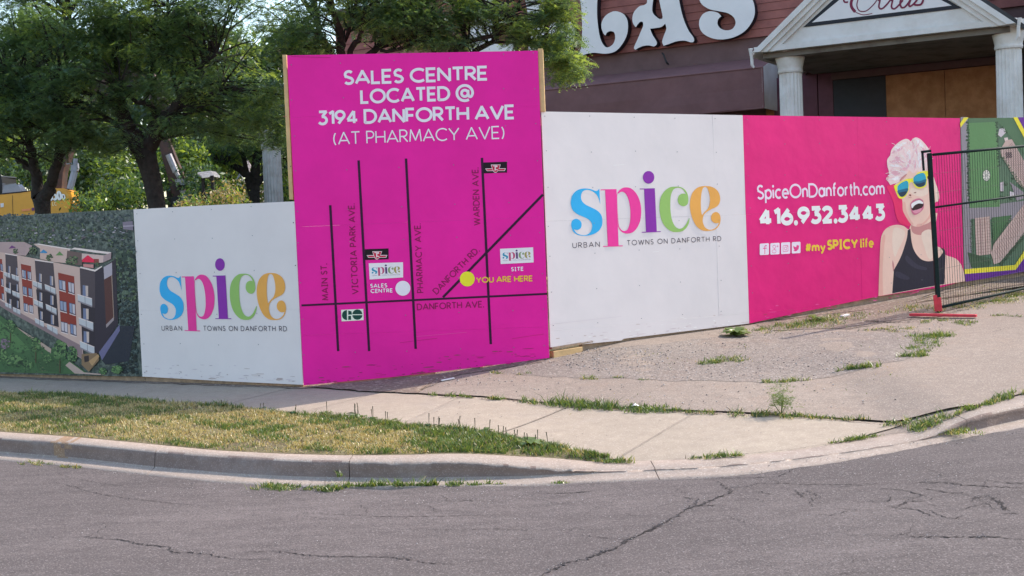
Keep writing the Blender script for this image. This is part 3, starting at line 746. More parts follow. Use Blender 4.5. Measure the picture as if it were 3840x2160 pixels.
CARD = (198,200,214); MU = {BLUE: (50,130,165), PINK: (160,70,110), VIOL: (75,55,105), GREEN: (115,140,105), GOLD: (140,135,85)}
for card, a in (([(52,968),(343,959),(344,1087),(60,1105)], ((78,1040),(317,1030),(197,978),(172,1072))),
                ([(1166,845),(1447,832),(1452,960),(1172,974)], ((1189,910),(1425,900),(1312,852),(1270,945)))):
    k = Ink(PT); k.px([Z9(*p) for p in card], CARD); place_logo(k, *[Z9(*p) for p in a], small=True, mute=MU); k.build('word_mark_card', board)
def transit(ox, oy, sc=1.):
    k = Ink(PT); f = lambda x, y: Z9(ox+x*sc, oy+y*sc-x*.035)
    k.px([f(0,0), f(200,0), f(200,92), f(0,92)], (22,10,22))
    WL = (225,185,200); RD = (160,30,60)
    k.px([f(*p) for p in [(14,52),(72,52),(62,20),(146,22),(134,54),(190,56),(180,78),(124,76),(108,90),(94,90),(80,74),(30,74)]], WL)
    k.px([f(*p) for p in [(20,57),(74,57),(80,70),(34,70)]], RD); k.px([f(*p) for p in [(128,59),(183,60),(176,74),(124,72)]], RD)
    k.px([f(*p) for p in [(68,25),(140,26),(128,62),(112,84),(94,84),(80,64)]], RD)
    for st in ([(80,32),(118,32)], [(98,32),(98,74)], arc(112,52,12,14,50,310,8)): k.stroke([PT.uv(*f(*p)) for p in st], .009, WL)
    k.build('transit_badge', board)
transit(20, 848, 1.0); transit(1026, 112, 1.0)
k = Ink(PT); k.px([Z6(*p) for p in [(369,959),(497,953),(499,1018),(372,1025)]], (190,205,200)); DG = (18,60,55)
for cx, cy, hh in ((405, 989, 0), (463, 986, 1)):
    if hh == 0:
        k.px([Z6(*p) for p in [(cx-3, cy-29)]+ell(cx-2, cy, 29, 29, 20, 0, -math.pi/2, -math.pi*1.5)[0:20]], DG)
        k.px([Z6(*p) for p in [(cx+5,cy-27),(cx+24,cy-22),(cx+27,cy-3),(cx+5,cy-2)]], DG); k.px([Z6(*p) for p in [(cx+5,cy+4),(cx+22,cy+4),(cx+22,cy+27),(cx+5,cy+28)]], DG)
    else:
        k.px([Z6(*p) for p in ell(cx, cy-2, 29, 28, 16, 0, math.pi, 2*math.pi)], DG); k.px([Z6(*p) for p in ell(cx, cy+3, 29, 27, 16, 0, 0, math.pi)], DG)
k.build('rail_badge', board)
# the board's studs and sill
for (u, w, o) in ((-.045, .045, -.010), (uTR+.004, .055, -.02)):
    pb_ = MB(); zb = 2.09 if u < 0 else 2.94
    zt_ = 3.70 if u < 0 else 3.63
    pb_.box(PT.P(u-(.015 if u < 0 else 0), zb, o), PT.u*w, -PT.n*.14, (0, 0, zt_-zb)); pb_.build('stud', LUMBER, board, bevel=.002)
    for zz in (2.46, 1.83, 1.35):
        if u < 0: kb_ = MB(); kb_.tube([PT.P(u+.02, zz, o-.002), PT.P(u+.02, zz, o+.004)], .006, 6); kb_.build('nail_head', M_CRACK, board)
for (u, o, w) in ((.03, -.03, .04), (2.72, -.03, .03), (1.2, -.03, .04), (2.0, -.03, .04)):
    pb_ = MB(); pb_.box(PT.P(u, .1, o), PT.u*w, -PT.n*.09, (0, 0, 3.5)); pb_.build('stud', LUMBER, board)
pb_ = MB(); pb_.box(PT.P(.35, -.02, -.03), PT.u*1.15+np.array([0, 0, .06]), -PT.n*.09, (0, 0, .06)); pb_.build('sill_gap_plank', LUMBER_OLD, board)

# --- right run
RU = lambda x, y: tuple(PR.uv(x, y))
uR0 = RU(2030, 418)[0]; uW = RU(2797, 800)[0]; uP = RU(3608, 760)[0]; zR = RU(2400, 425)[1]
us = [uR0+2.44*k for k in (1, 2, 3, 4)]; vs = [.51, 1.73]
white_r = empty('hoarding_panel', PR.P(uR0+1.2, 0), 'white hoarding panel with the five-colour word mark beside the hot pink panel', 'hoarding panel', 'printed panels of the site hoarding')
sheets(white_r, PR, [(uR0, RU(2058,1303)[1]), (RU(2330,1277)[0], RU(2330,1277)[1]), (RU(2340,1277)[0], RU(2340,1270)[1]), (uW-.002, RU(2808,1213)[1]), (uW-.002, RU(2785,432)[1]), (uR0, RU(2030,418)[1])], us[:1], vs, WHITE)
k = Ink(PR); place_logo(k, T_R(88,600), T_R(2495,840), T_R(1338,90), T_R(760,1305)); k.build('word_mark', white_r)
pink = empty('hoarding_panel', PR.P(uW+1.7, 0), 'hot pink hoarding panel with phone number and laughing woman in yellow sunglasses', 'hoarding panel', 'printed panels of the site hoarding')
sheets(pink, PR, [(uW, RU(2808,1213)[1]), (RU(2990,1178)[0], RU(2990,1174)[1]), (RU(3290,1110)[0], RU(3290,1112)[1]), (RU(3537,1078)[0], RU(3537,1076)[1]), (uP-.002, RU(3615,1052)[1]), (uP-.002, RU(3600,443)[1]), (uW, RU(2785,432)[1])], us, vs, HOTPINK)
plan = empty('hoarding_panel', PR.P(uP+1, 0), 'green and purple hoarding panel with a site plan behind the mesh fence', 'hoarding panel', 'printed panels of the site hoarding')
sheets(plan, PR, [(uP, RU(3616,1050)[1]), (RU(3840,1016)[0], RU(3840,1016)[1]), (uP+6, 1.05), (uP+6, zR+.03), (RU(3840,442)[0], RU(3840,442)[1]), (uP, RU(3600,443)[1])], us+[uR0+2.44*5], vs, PLANGREEN)
# cut lumber lying under the lifted corner
for nm, a, b, hh, lab in (('timber_offcut', (2062,1312), (2160,1300), .075, 'short yellow timber offcut wedged under the white hoarding corner beside the map board'),):
    pass
for nm, u0, u1, z0, hh, dz, lab in (('timber_block', uR0+.03, uR0+.42, .205, .075, .02, 'pale cut timber block wedged under the corner of the white hoarding'),
                                ('timber_plank', uR0+.02, uR0+1.0, .30, .03, .06, 'thin timber plank lying along the foot of the white hoarding')):
    bb = MB(); bb.box(PR.P(u0, z0, .015 if hh > .05 else .0), PR.u*(u1-u0)+np.array([0, 0, dz]), -PR.n*.09, (0, 0, hh))
    tag(bb.build(nm, LUMBER if hh > .05 else LUMBER_OLD, bevel=.003), lab, 'timber')
# back framing of the two runs
for pan, root, ua, ub_, zt_, zb in ((PL, photo_panel, -9, ub-.1, topL-.02, -.05), (PL, white_l, ub+.05, uL-.06, topL-.03, -.05), (PR, white_r, uR0+.08, uW-.1, zR-.03, .3), (PR, pink, uW+.05, uP-.1, zR-.03, .45), (PR, plan, uP+.05, uP+5.9, zR-.03, .7)):
    n_ = int((ub_-ua)/.61)+1
    for i in range(n_+1):
        u = ua+(ub_-ua)*i/n_; bb = MB(); x_ = pan.P(u, 0)[0]; zb = Sx(x_)+.10; bb.box(pan.P(u, zb, -.016), pan.u*.038, -pan.n*.089, (0, 0, zt_-zb)); bb.build('stud', LUMBER, root)
    bb = MB(); bb.box(pan.P(ua-.02, zt_-.11, -.1065), pan.u*(ub_-ua+.07), -pan.n*.038, (0, 0, .089)); bb.build('rail', LUMBER, root)

# unseen timbers added behind the lower edges to keep the gap dark
for pan, root, ua, ub_ in ((PL, photo_panel, -9, ub), (PL, white_l, ub, uL-.02), (PR, white_r, uR0+.45, uW), (PR, pink, uW, uP), (PR, plan, uP, uP+5.9)):
    n_ = max(1, int((ub_-ua)/2.44))
    for i in range(n_):
        a = ua+(ub_-ua)*i/n_; c = ua+(ub_-ua)*(i+1)/n_-.01; za_ = Sx(pan.P(a, 0)[0])-.03; zc_ = Sx(pan.P(c, 0)[0])-.03
        bb = MB(); bb.box(pan.P(a, za_, -.045), pan.u*(c-a)+np.array([0, 0, zc_-za_]), -pan.n*.06, (0, 0, .15)); bb.build('sill_gap_plank', LUMBER_OLD, root)
# scuffs and splashes near the lower edges, then painted crease lines
_rs = random.Random(9)
def scuffs(pan, root, u0, u1, base, n, col, h=.16):
    k = Ink(pan, .0026, 4e-6)
    for _ in range(n):
        u = _rs.uniform(u0, u1); v = base(u)+.012+h*_rs.random()**2.2; L_ = _rs.uniform(.01, .09)*(1 if _rs.random() < .7 else 2); w_ = _rs.uniform(.003, .014)
        m = 8; k.fill([(u+L_*.5*math.cos(6.283*j/m)*_rs.uniform(.6, 1.1), v+w_*.5*math.sin(6.283*j/m)*_rs.uniform(.5, 1.2)) for j in range(m)], col[_rs.randrange(len(col))])
    k.build('scuff_marks', root)['kind'] = 'stuff'
scuffs(PL, white_l, ub+.05, uL-.05, lambda u: .03, 60, [(158,158,172), (148,142,148), (168,168,184)])
scuffs(PT, board, .05, WT-.1, lambda u: .0+.19*(u/WT)**1.2, 90, [(160,30,110), (140,32,100), (120,60,80)])
_b = lambda u: RU(2058,1303)[1]+(RU(2808,1213)[1]-RU(2058,1303)[1])*(u-uR0)/(uW-uR0)
scuffs(PR, white_r, uR0+.05, uW-.05, _b, 60, [(172,170,182), (160,154,158), (206,206,216)])
scuffs(PR, pink, uW+.05, uP-.8, lambda u: RU(2808,1213)[1]+(RU(3537,1078)[1]-RU(2808,1213)[1])*(u-uW)/(uP-uW), 60, [(178,50,112), (226,80,150), (150,60,90)])
k = Ink(PR, .0029)  # crease highlights painted as pale strokes, their shade as dark ones
for a, c, col in (((2448,945),(2470,943),(222,222,232)), ((2550,1188),(2574,1196),(228,228,236)), ((2360,1262),(2390,1258),(222,222,232)), ((2062,1216),(2330,1186),(176,178,192)), ((2300,620),(2340,617),(214,214,226)), ((2694,1125),(2697,1150),(224,224,234)), ((2350,540),(2352,560),(186,188,200))):
    k.stroke([PR.uv(*a), PR.uv(*c)], .004, col)
k.build('crease_light_shade', white_r)
k = Ink(PT, .0029)
for a, c, col in (((1090,212),(1240,216),(140,22,95)), ((1062,437),(1075,436),(150,25,105)), ((1560,1262),(1750,1246),(226,70,160)), ((1500,1285),(1640,1268),(150,26,105)), ((1920,1270),(2040,1252),(160,30,110))):
    k.stroke([PT.uv(*a), PT.uv(*c)], .004, col)
k.build('crease_light_shade', board)
# screw heads along the sheet edges
def screws(pan, root, us_, vs_, m):
    b = MB()
    for u in us_:
        for v in vs_:
            c = pan.P(u+_rs.uniform(-.01, .01), v+_rs.uniform(-.01, .01), .002); b.tube([c, c+pan.n*.0025], .0055, 6)
    b.build('screw_heads', m, root)['kind'] = 'stuff'
_sm = mat('screw_steel', (.25,.24,.26), rough=.4, metal=.6)
screws(PT, board, [.03, .6, 1.2, 1.8, 2.4, 2.74], [.35, .75, 1.15, 1.60, 1.96, 2.4, 2.8, 3.2, 3.58], _sm)
screws(PL, white_l, [ub+.05+.61*i for i in range(4)], [.1, .45, .8, 1.3, 1.7, 2.04], _sm)
screws(PR, white_r, [uR0+.04+.61*i for i in range(5)], [.56, .95, 1.35, 1.68, 2.1, 2.5, 2.9], _sm)
screws(PR, pink, [uW+.06+.61*i for i in range(6)], [.75, 1.1, 1.5, 1.8, 2.2, 2.6, 2.9], _sm)
# ------------------------------------------------------------------ print on the hot pink panel
ZC = lambda x, y: (2820+x*.22081, 660+y*.22081)
k = Ink(PR); text(k, 'SpiceOnDanforth.com', ZC(80,405), ZC(2250,322), .185, .145, (232,190,225), .05); k.build('web_address', pink)
k = Ink(PR); text(k, '416.932.3443', ZC(105,865), ZC(2262,762), .232, .25, (212,206,222), -.02); k.build('phone_number', pink)
k = Ink(PR); YG = (222,172,60)
text(k, '#my', ZC(895,1296), ZC(1250,1283), .125, .22, YG, .03); text(k, 'SP|CY', ZC(1270,1262), ZC(1800,1236), .135, .24, YG, .0); text(k, 'life', ZC(1835,1228), ZC(2065,1216), .132, .2, YG, .06)
k.build('hashtag', pink)
def rrect(x0, y0, x1, y1, r=18, dy=0.):
    o = []
    for cx, cy, a in ((x1-r, y0+r, -90), (x1-r, y1-r, 0), (x0+r, y1-r, 90), (x0+r, y0+r, 180)): o += arc(cx, cy, r, r, a, a+90, 4)
    return [ZC(x, y-(x-x0)*.06+dy) for x, y in o]
IC = (205,195,220); PK = (190,60,125)
for i, (x0, y0, x1, y1) in enumerate(((128,1150,285,1345), (308,1142,465,1337), (490,1132,645,1328), (672,1124,820,1318))):
    k = Ink(PR); k.px(rrect(x0, y0, x1, y1), IC); cx = (x0+x1)/2; cy = (y0+y1)/2; f = lambda x, y: PR.uv(*ZC(cx+x, cy+y))
    if i == 0: k.stroke([f(42,-62), f(22,-66), f(8,-52), f(8,78)], .0052*2.2, PK); k.stroke([f(-22,-18), f(40,-22)], .010, PK)
    elif i == 1:
        k.stroke([f(x, y) for x, y in ell(-12, -38, 24, 26, 14)], .006, PK, True); k.stroke([f(x, y) for x, y in ell(-14, 40, 34, 28, 14)], .006, PK, True)
        k.stroke([f(6,-22), f(-8,-4), f(8,16)], .006, PK); k.stroke([f(26,-46), f(62,-48)], .005, PK); k.stroke([f(44,-66), f(44,-28)], .005, PK)
    elif i == 2:
        k.stroke([PR.uv(*q) for q in [ZC(x, y) for x, y in [(cx-42,cy-45),(cx+38,cy-50),(cx+42,cy-40),(cx+42,cy+40),(cx+36,cy+46),(cx-38,cy+50),(cx-44,cy+42)]]], .007, PK, True)
        k.stroke([f(x, y) for x, y in ell(0, 0, 22, 24, 14)], .006, PK, True); k.px([ZC(cx+x, cy+y) for x, y in ell(28, -30, 7, 8, 8)], PK)
    else: k.px([ZC(cx+x, cy+y) for x, y in spline([(-48,-42,1),(-28,-22),(2,-14),(6,-40),(28,-48),(44,-38,1),(58,-44,1),(48,-22),(40,20),(8,52),(-22,58),(-50,46,1),(-28,36),(-38,18),(-46,-6)])], PK)
    k.build('social_icon', pink)
Z7 = lambda x, y: (3200+x*.4555, 480+y*.4555)
ZF = lambda x, y: (3300+x*.24857, 500+y*.24857)
A = lambda f, L_: [f(*p[:2]) for p in spline(L_)]
k = Ink(PR, step=.00001)
SKIN = (206,172,166); SKIN2 = (190,152,148); SKIN3 = (216,184,178); SH = (165,120,125); HAIR = (208,182,190); HAIR2 = (186,150,170); HAIR3 = (222,200,212); RED = (206,36,96); TANK = (30,30,48); TANK2 = (42,42,62)
k.px(A(Z7, [(268,480,1),(330,470),(400,560),(450,680),(470,800),(420,800),(370,770),(345,700),(325,600)]), RED)
k.px(A(Z7, [(205,1385,1),(213,1150),(222,950),(238,870),(280,820),(345,798),(410,806),(455,835),(480,790),(600,700),(690,700,1),(672,850),(680,960),(720,990),(760,1045),(840,1075),(885,1125),(908,1190),(918,1262,1),(745,1290,1),(320,1365,1)]), SKIN)
k.px(A(Z7, [(205,1385,1),(213,1150),(225,960),(245,880),(262,900),(250,1000),(240,1180),(245,1378,1)]), SKIN2)
k.px(A(Z7, [(330,830),(390,830),(425,860),(410,920),(370,1000),(340,1060),(320,960)]), SKIN3)
k.px(A(Z7, [(470,770,1),(520,800),(600,790),(672,740,1),(668,820),(600,870),(530,880),(480,850)]), SH)
k.px(A(Z7, [(560,870),(640,840),(665,960),(655,1060),(620,1075),(590,1000)]), SKIN3)
k.px(A(Z7, [(322,1085,1),(335,1130),(332,1180,1),(326,1180,1),(318,1120)]), SH)
k.px(A(Z7, [(468,828,1),(446,842,1),(440,900),(418,980),(385,1070),(332,1168,1),(318,1362,1),(748,1284,1),(757,1045),(745,995,1),(722,985,1),(735,1022),(705,1065),(660,1090),(610,1097),(560,1082),(520,1042),(492,990),(476,920)]), TANK)
k.px(A(Z7, [(440,1050),(520,1120),(600,1150),(590,1170),(500,1150),(430,1090)]), TANK2); k.px(A(Z7, [(360,1180),(460,1230),(430,1250),(350,1220)]), TANK2)
# head
k.px(A(ZF, [(300,690),(215,800),(262,950),(330,1000),(340,1150),(372,1230),(432,1330),(480,1385),(540,1408),(620,1398),(700,1340),(770,1250),(800,1100),(845,1025,1),(888,990),(885,900),(868,840),(840,760),(800,640),(760,560),(620,480),(480,480),(380,560)]), SKIN)
k.px(A(ZF, [(800,650),(840,760),(868,850),(890,960),(870,1025),(840,1020),(830,900),(812,800)]), SKIN3)
k.px(A(ZF, [(345,1040),(380,1050),(400,1180),(450,1290),(500,1370),(470,1372),(420,1310),(372,1230),(342,1150)]), SKIN2)
k.px(A(ZF, [(560,1370),(640,1350),(720,1270),(760,1180),(775,1230),(700,1335),(620,1398),(550,1408)]), SKIN2)
k.px(A(ZF, [(480,820),(560,850),(640,860),(700,820),(720,900),(640,950),(540,940),(450,880)]), SKIN3)
k.px(A(ZF, [(80,690,1),(125,735),(150,780,1),(232,755,1),(300,715),(340,660),(400,610),(440,560),(500,600),(560,560),(620,590),(700,560),(770,575),(800,650,1),(785,520),(770,400),(745,260),(700,190),(650,130),(600,85),(540,62),(490,85),(460,120),(430,95),(380,85),(300,120),(215,190),(165,260),(150,330),(105,400),(110,500),(130,570),(135,650),(120,705,1)]), HAIR)
for L_ in ([(170,300),(260,220),(360,200),(330,240),(240,290)], [(480,110),(520,180),(560,290),(540,300),(490,200)], [(140,420),(260,400),(380,440),(300,450),(180,450)], [(300,550),(400,490),(440,400),(470,380),(450,480),(380,560),(330,590)], [(500,420),(530,410),(540,500),(515,520)], [(620,200),(680,260),(720,380),(690,370),(640,280)], [(150,600),(240,560),(300,600),(220,640)], [(220,360),(280,350),(300,390),(250,400)]): k.px(A(ZF, L_), HAIR2)
for L_ in ([(200,230),(300,150),(400,140),(340,180),(250,250)], [(540,90),(600,120),(650,200),(600,190)], [(130,480),(240,470),(330,510),(240,510)], [(400,300),(440,260),(460,340),(420,420)], [(560,320),(600,300),(620,460),(590,520)], [(160,680),(250,650),(310,660),(230,710)]): k.px(A(ZF, L_), HAIR3)
_hp = [(80,690),(150,780),(232,755),(300,715),(400,610),(440,560),(560,560),(620,590),(770,575),(785,520),(770,400),(745,260),(650,130),(540,62),(460,120),(380,85),(300,120),(215,190),(150,330),(105,400),(130,570)]
_rr = random.Random(21)
def inpoly(x, y, P_):
    c = False
    for i in range(len(P_)):
        x1, y1 = P_[i]; x2, y2 = P_[i-1]
        if (y1 > y) != (y2 > y) and x < (x2-x1)*(y-y1)/(y2-y1)+x1: c = not c
    return c
for i in range(420):
    x = _rr.uniform(90, 790); y = _rr.uniform(65, 770)
    if not inpoly(x, y, _hp): continue
    dx, dy = x-520, y-640; a_ = math.atan2(dy, dx)+_rr.gauss(0, .35); L_ = _rr.uniform(35, 110)
    if not inpoly(x+math.cos(a_)*L_, y+math.sin(a_)*L_, _hp) and _rr.random() < .88: continue
    q = [(x, y), (x+math.cos(a_+.3)*L_*.5, y+math.sin(a_+.3)*L_*.5), (x+math.cos(a_)*L_, y+math.sin(a_)*L_)]
    k.stroke([PR.uv(*ZF(*p)) for p in q], _rr.uniform(.004, .010), _rr.choice([HAIR, HAIR3, HAIR2, (212,188,190), (196,164,178), (228,208,214)]))
k.px(A(ZF, [(300,690),(350,640),(400,610),(380,650),(330,700),(296,724)]), SH)
GY = (214,200,50); LT1 = (30,140,175); LD = (20,45,70)
k.px(A(ZF, [(203,785,1),(262,768),(300,735),(400,690),(500,672),(560,600),(640,572),(725,568,1),(735,600),(735,640,1),(705,690),(695,780),(650,820),(570,832),(520,800),(490,745),(462,735),(436,770),(428,860),(385,945),(325,985),(275,972),(245,900),(218,850)]), GY)
for L1, L2 in (([(256,820),(290,765),(380,718),(418,735),(424,800),(408,885),(362,945),(312,958),(275,920)], [(258,870),(330,845),(416,830),(408,885),(362,945),(312,958),(275,920)]),
               ([(495,690),(545,625),(640,597),(680,635),(690,710),(672,785),(585,812),(530,780)], [(498,730),(590,722),(688,690),(688,735),(670,785),(585,812),(530,780)])):
    k.px(A(ZF, L1), LT1); k.px(A(ZF, L2), (22,90,125)); m_ = [(x+(sum(p[0] for p in L2)/len(L2)-x)*.25, y+14+(sum(p[1] for p in L2)/len(L2)+25-y)*.35) for x, y in L2]; k.px(A(ZF, m_), LD)
k.px(A(ZF, [(705,650,1),(735,640,1),(735,700),(712,680)]), (60,35,35))
k.px(A(ZF, [(430,930),(450,920),(468,935),(450,945)]), (90,40,50)); k.px(A(ZF, [(505,895),(535,885),(540,895),(515,903)]), (110,60,70))
k.px(A(ZF, [(418,950),(440,975),(480,970),(440,965)]), SH)
LIP = (170,100,130)
k.px(A(ZF, [(455,1060),(500,1005),(580,980),(640,1010),(657,1070),(648,1140),(590,1200),(520,1232),(478,1200),(460,1130)]), LIP)
k.px(A(ZF, [(470,1065),(520,1025),(590,1005),(640,1035),(650,1090),(600,1140),(520,1165),(475,1150)]), (38,18,30))
k.px(A(ZF, [(468,1068),(520,1028),(590,1008),(642,1040),(640,1062),(580,1058),(520,1085),(478,1130)]), (225,205,215))
k.px(A(ZF, [(490,1170),(560,1150),(620,1130),(600,1180),(530,1205)]), (185,130,155))
k.build('portrait_print', pink)

# ------------------------------------------------------------------ aerial rendering on the left panel
ZA = lambda x, y: (x*.4416, 780+y*.4416)
k = Ink(PL, step=.00001); BD = [False]
def pa(L_, c):
    if BD[0]: k.off += .00045; BD[0] = False
    k.px([ZA(*p) for p in L_], c)
def blob(cx, cy, r, cols, n=26, ry=None, f=ZA, s0=.45):
    ry = ry or r
    if s0 == .45: n = int(n*2.4); s0 = .24
    o0 = k.off; BD[0] = True
    for i in range(n):
        k.off = o0+random.random()*.0004; a = random.uniform(0, 6.283); d = math.sqrt(random.random())*.72; q = r*s0*random.uniform(.5, 1.)
        x = cx+math.cos(a)*d*r; y = cy+math.sin(a)*d*ry; m = 7; ph = random.uniform(0, 6)
        k.px([f(x+q*random.uniform(.6, 1.2)*math.cos(ph+6.283*j/m), y+q*random.uniform(.5, 1)*math.sin(ph+6.283*j/m)) for j in range(m)], cols[i*len(cols)//n if random.random() < .7 else random.randrange(len(cols))])
    k.off = o0
TG = [(34,46,42),(50,68,54),(68,88,66),(92,108,84)]; TB = [(28,38,46),(38,52,58),(50,68,72),(70,88,90)]; HZ = [(88,96,108),(70,84,88),(100,112,112)]
for i in range(420):
    x = random.uniform(-60, 1120); y = 45+285*random.random(); blob(x, y, random.uniform(8, 15), TB if (x > 500 and random.random() < .8) or y < 110 else TG, 6, s0=.62)
for i in range(260):
    x = random.uniform(-40, 1120); y = random.uniform(50, 330); q_ = random.uniform(7, 20); c_ = random.choice([(30,42,44),(44,58,56),(58,74,62),(74,92,72),(66,80,84)] if y > 120 else [(66,78,86),(78,88,94),(58,70,78)])
    k.off += 1e-6; k.px([ZA(x+q_*random.uniform(.6, 1.2)*math.cos(6.283*j/7), y+q_*.7*random.uniform(.6, 1.1)*math.sin(6.283*j/7)) for j in range(7)], c_)
for i in range(46):
    x = random.uniform(0, 1100); y = random.uniform(160, 330); w_ = random.uniform(10, 30); pa([(x,y),(x+w_,y-3),(x+w_*1.2,y+5),(x+5,y+8)], random.choice([(120,122,140),(100,104,120),(150,150,165),(90,80,95)]))
pa([(1045,120),(1130,110),(1135,190),(1050,180)], (108,104,124)); pa([(1050,150),(1138,145),(1138,156),(1050,160)], (140,136,156))
for i in range(230):
    x = random.uniform(985, 1165); y = random.uniform(330, 1400); blob(min(x, 1118+y*.04), y, random.uniform(13, 24), TB if y > 800 or random.random() < .5 else TG, 7, s0=.7)
for i in range(170):
    y = random.uniform(350, 1400); x = random.uniform(990, 1118+y*.04); q_ = random.uniform(9, 24); c_ = random.choice([(26,36,38),(34,46,46),(22,30,36)] if y > 780 else [(40,56,54),(58,76,66),(76,94,84),(32,44,46)])
    k.px([ZA(x+q_*random.uniform(.6, 1.2)*math.cos(6.283*j/7), y+q_*random.uniform(.6, 1.1)*math.sin(6.283*j/7)) for j in range(7)], c_)
BEI = (170,152,150); BEI2 = (140,124,126); DARKB = (66,60,70); DARK2 = (42,38,50); RDB = (120,48,44); WINB = (120,135,165); WIN2 = (165,165,180); GLS = (160,168,180); CAPW = (195,188,192)
LAWN = (56,88,60)
pa([(-20,900),(0,905),(130,1000),(350,1140),(600,1300),(760,1408),(600,1408),(0,1392),(-20,1392)], LAWN); pa([(0,950),(120,1060),(260,1200),(160,1230),(0,1140)], (70,106,70)); pa([(300,1290),(450,1250),(560,1330),(540,1400),(330,1380)], (50,78,54))
pa([(130,1000),(350,1135),(440,1195),(436,1235),(340,1165)], (150,138,132)); pa([(595,1305),(720,1395),(890,1410),(880,1418),(640,1405),(560,1335)], (150,138,136))
pa([(-20,368),(0,372),(155,400),(320,432),(460,460),(690,505),(712,1290),(640,1240),(520,1100),(330,985),(205,925),(0,800),(-20,790)], BEI)
pa([(0,780),(205,905),(520,1075),(700,1170),(712,1290),(640,1235),(560,1145),(330,1015),(100,890),(0,830)], (120,106,114))
pa([(-20,288),(210,288),(280,320),(262,352),(225,405),(155,400),(0,372),(-20,368)], (148,132,138)); pa([(290,308),(600,352),(590,470),(460,458),(345,430),(345,345)], BEI); pa([(290,306),(330,302),(610,346),(600,354)], CAPW)
pa([(600,352),(640,336),(950,376),(945,392),(820,380),(640,352)], CAPW); pa([(575,362),(700,380),(705,488),(568,468)], (92,78,80)); pa([(700,385),(885,402),(880,462),(845,465),(840,435),(700,440)], (175,158,160)); pa([(885,402),(950,378),(948,432),(880,462)], (140,126,134)); pa([(800,432),(845,432),(845,470),(800,468)], (110,60,58))
pa([(50,388),(150,405),(178,870),(105,850),(62,800)], DARKB); pa([(300,440),(458,464),(505,1012),(430,990),(335,960)], DARKB); pa([(682,510),(812,542),(812,1240),(705,1195)], DARKB)
pa([(55,640),(165,660),(178,870),(62,800)], DARK2); pa([(312,690),(485,730),(505,1012),(335,960)], DARK2); pa([(690,800),(812,850),(812,1240),(705,1195)], DARK2)
pa([(812,542),(880,505),(988,428),(1008,985),(848,1228),(812,1242)], (44,40,54)); pa([(888,610),(950,568),(968,930),(905,990)], (72,46,48)); pa([(885,502),(956,462),(958,568),(890,606)], (148,146,162)); pa([(905,990),(970,925),(972,952),(908,1018)], (130,124,132)); pa([(950,568),(957,566),(974,940),(968,932)], (132,118,112))
pa([(682,508),(812,540),(872,500),(868,492),(812,524),(690,498)], CAPW); pa([(300,436),(458,460),(458,468),(302,446)], CAPW); pa([(50,384),(150,402),(150,408),(50,392)], CAPW)
pa([(845,1225),(1020,988),(1022,1042),(872,1292)], (92,94,130)); pa([(1022,1000),(1022,1042),(872,1295),(900,1330),(1100,1300),(1150,1000)], (34,40,54))
pa([(182,474),(268,492),(288,842),(204,812)], RDB); pa([(498,548),(635,580),(656,1012),(520,962)], RDB); pa([(-20,428),(22,434),(44,782),(-20,760)], RDB)
def wnd(x, y, w, h, sk): 
    pa([(x,y),(x+w,y+sk),(x+w+4,y+h+sk*1.4),(x+4,y+h)], (70,66,86)); 
    pa([(x+4,y+6),(x+w*.45,y+6+sk*.4),(x+w*.5,y+h*.92+sk*.4),(x+8,y+h*.88)], random.choice([WINB, WIN2, (100,120,160)])); pa([(x+w*.55,y+7+sk*.5),(x+w-3,y+6+sk),(x+w,y+h*.92+sk*1.3),(x+w*.6,y+h*.9+sk*.5)], random.choice([WINB, WIN2, (130,140,165)]))
    pa([(x+4,y+h),(x+w+4,y+h+sk*1.4),(x+w+4,y+h+sk*1.4+7),(x+4,y+h+7)], CAPW)
for i in range(260):
    x = random.uniform(0, 520); y = random.uniform(960, 1390)
    if y > 900+x*.72: blob(x, y, random.uniform(8, 22), [(46,74,52),(56,88,60),(38,60,46),(78,92,70)], 3, s0=.6)
for r_ in range(3):
    wnd(503+r_*9, 605+r_*178, 58, 88, 12); wnd(582+r_*9, 624+r_*178, 53, 92, 12)
    wnd(189+r_*8, 520+r_*142, 36, 72, 8); wnd(236+r_*8, 534+r_*142, 34, 70, 7); wnd(6+r_*6, 470+r_*125, 22, 60, 5)
for x, y, w, h, n_, dy in ((708,655,46,95,3,195), (338,555,22,70,3,160), (430,575,26,80,3,165), (78,490,16,60,3,140), (142,505,14,60,3,140)):
    for r_ in range(n_): pa([(x+r_*4,y+r_*dy),(x+w+r_*4,y+6+r_*dy),(x+w+r_*4,y+h+6+r_*dy),(x+r_*4,y+h+r_*dy)], (96,108,140)); pa([(x+w*.5+r_*4,y+r_*dy+4),(x+w+r_*4,y+6+r_*dy),(x+w+r_*4,y+h+r_*dy),(x+w*.6+r_*4,y+h+r_*dy)], (170,160,160))
def balc(x0, y0, x1, y1, h, dark=1):
    pa([(x0,y0),(x1,y1),(x1+2,y1+h),(x0+5,y0+h*.82)], GLS); pa([(x0,y0),(x1,y1),(x1,y1+7),(x0,y0+6)], CAPW); pa([(x0+5,y0+h*.7),(x1+2,y1+h*.82),(x1+2,y1+h),(x0+5,y0+h*.85)], (118,116,128)); pa([((x0+x1)/2,(y0+y1)/2),((x0+x1)/2+4,(y0+y1)/2+2),((x0+x1)/2+6,(y0+y1)/2+h*.8),((x0+x1)/2+2,(y0+y1)/2+h*.8)], (100,100,112))
for r_ in range(3):
    balc(663+r_*10, 730+r_*198, 787+r_*10, 766+r_*205, 78); balc(385+r_*9, 645+r_*168, 476+r_*9, 682+r_*172, 58); balc(283+r_*9, 615+r_*158, 360+r_*9, 640+r_*162, 56); balc(103+r_*6, 560+r_*140, 166+r_*6, 580+r_*142, 50); balc(38+r_*5, 540+r_*130, 92+r_*5, 556+r_*132, 44)
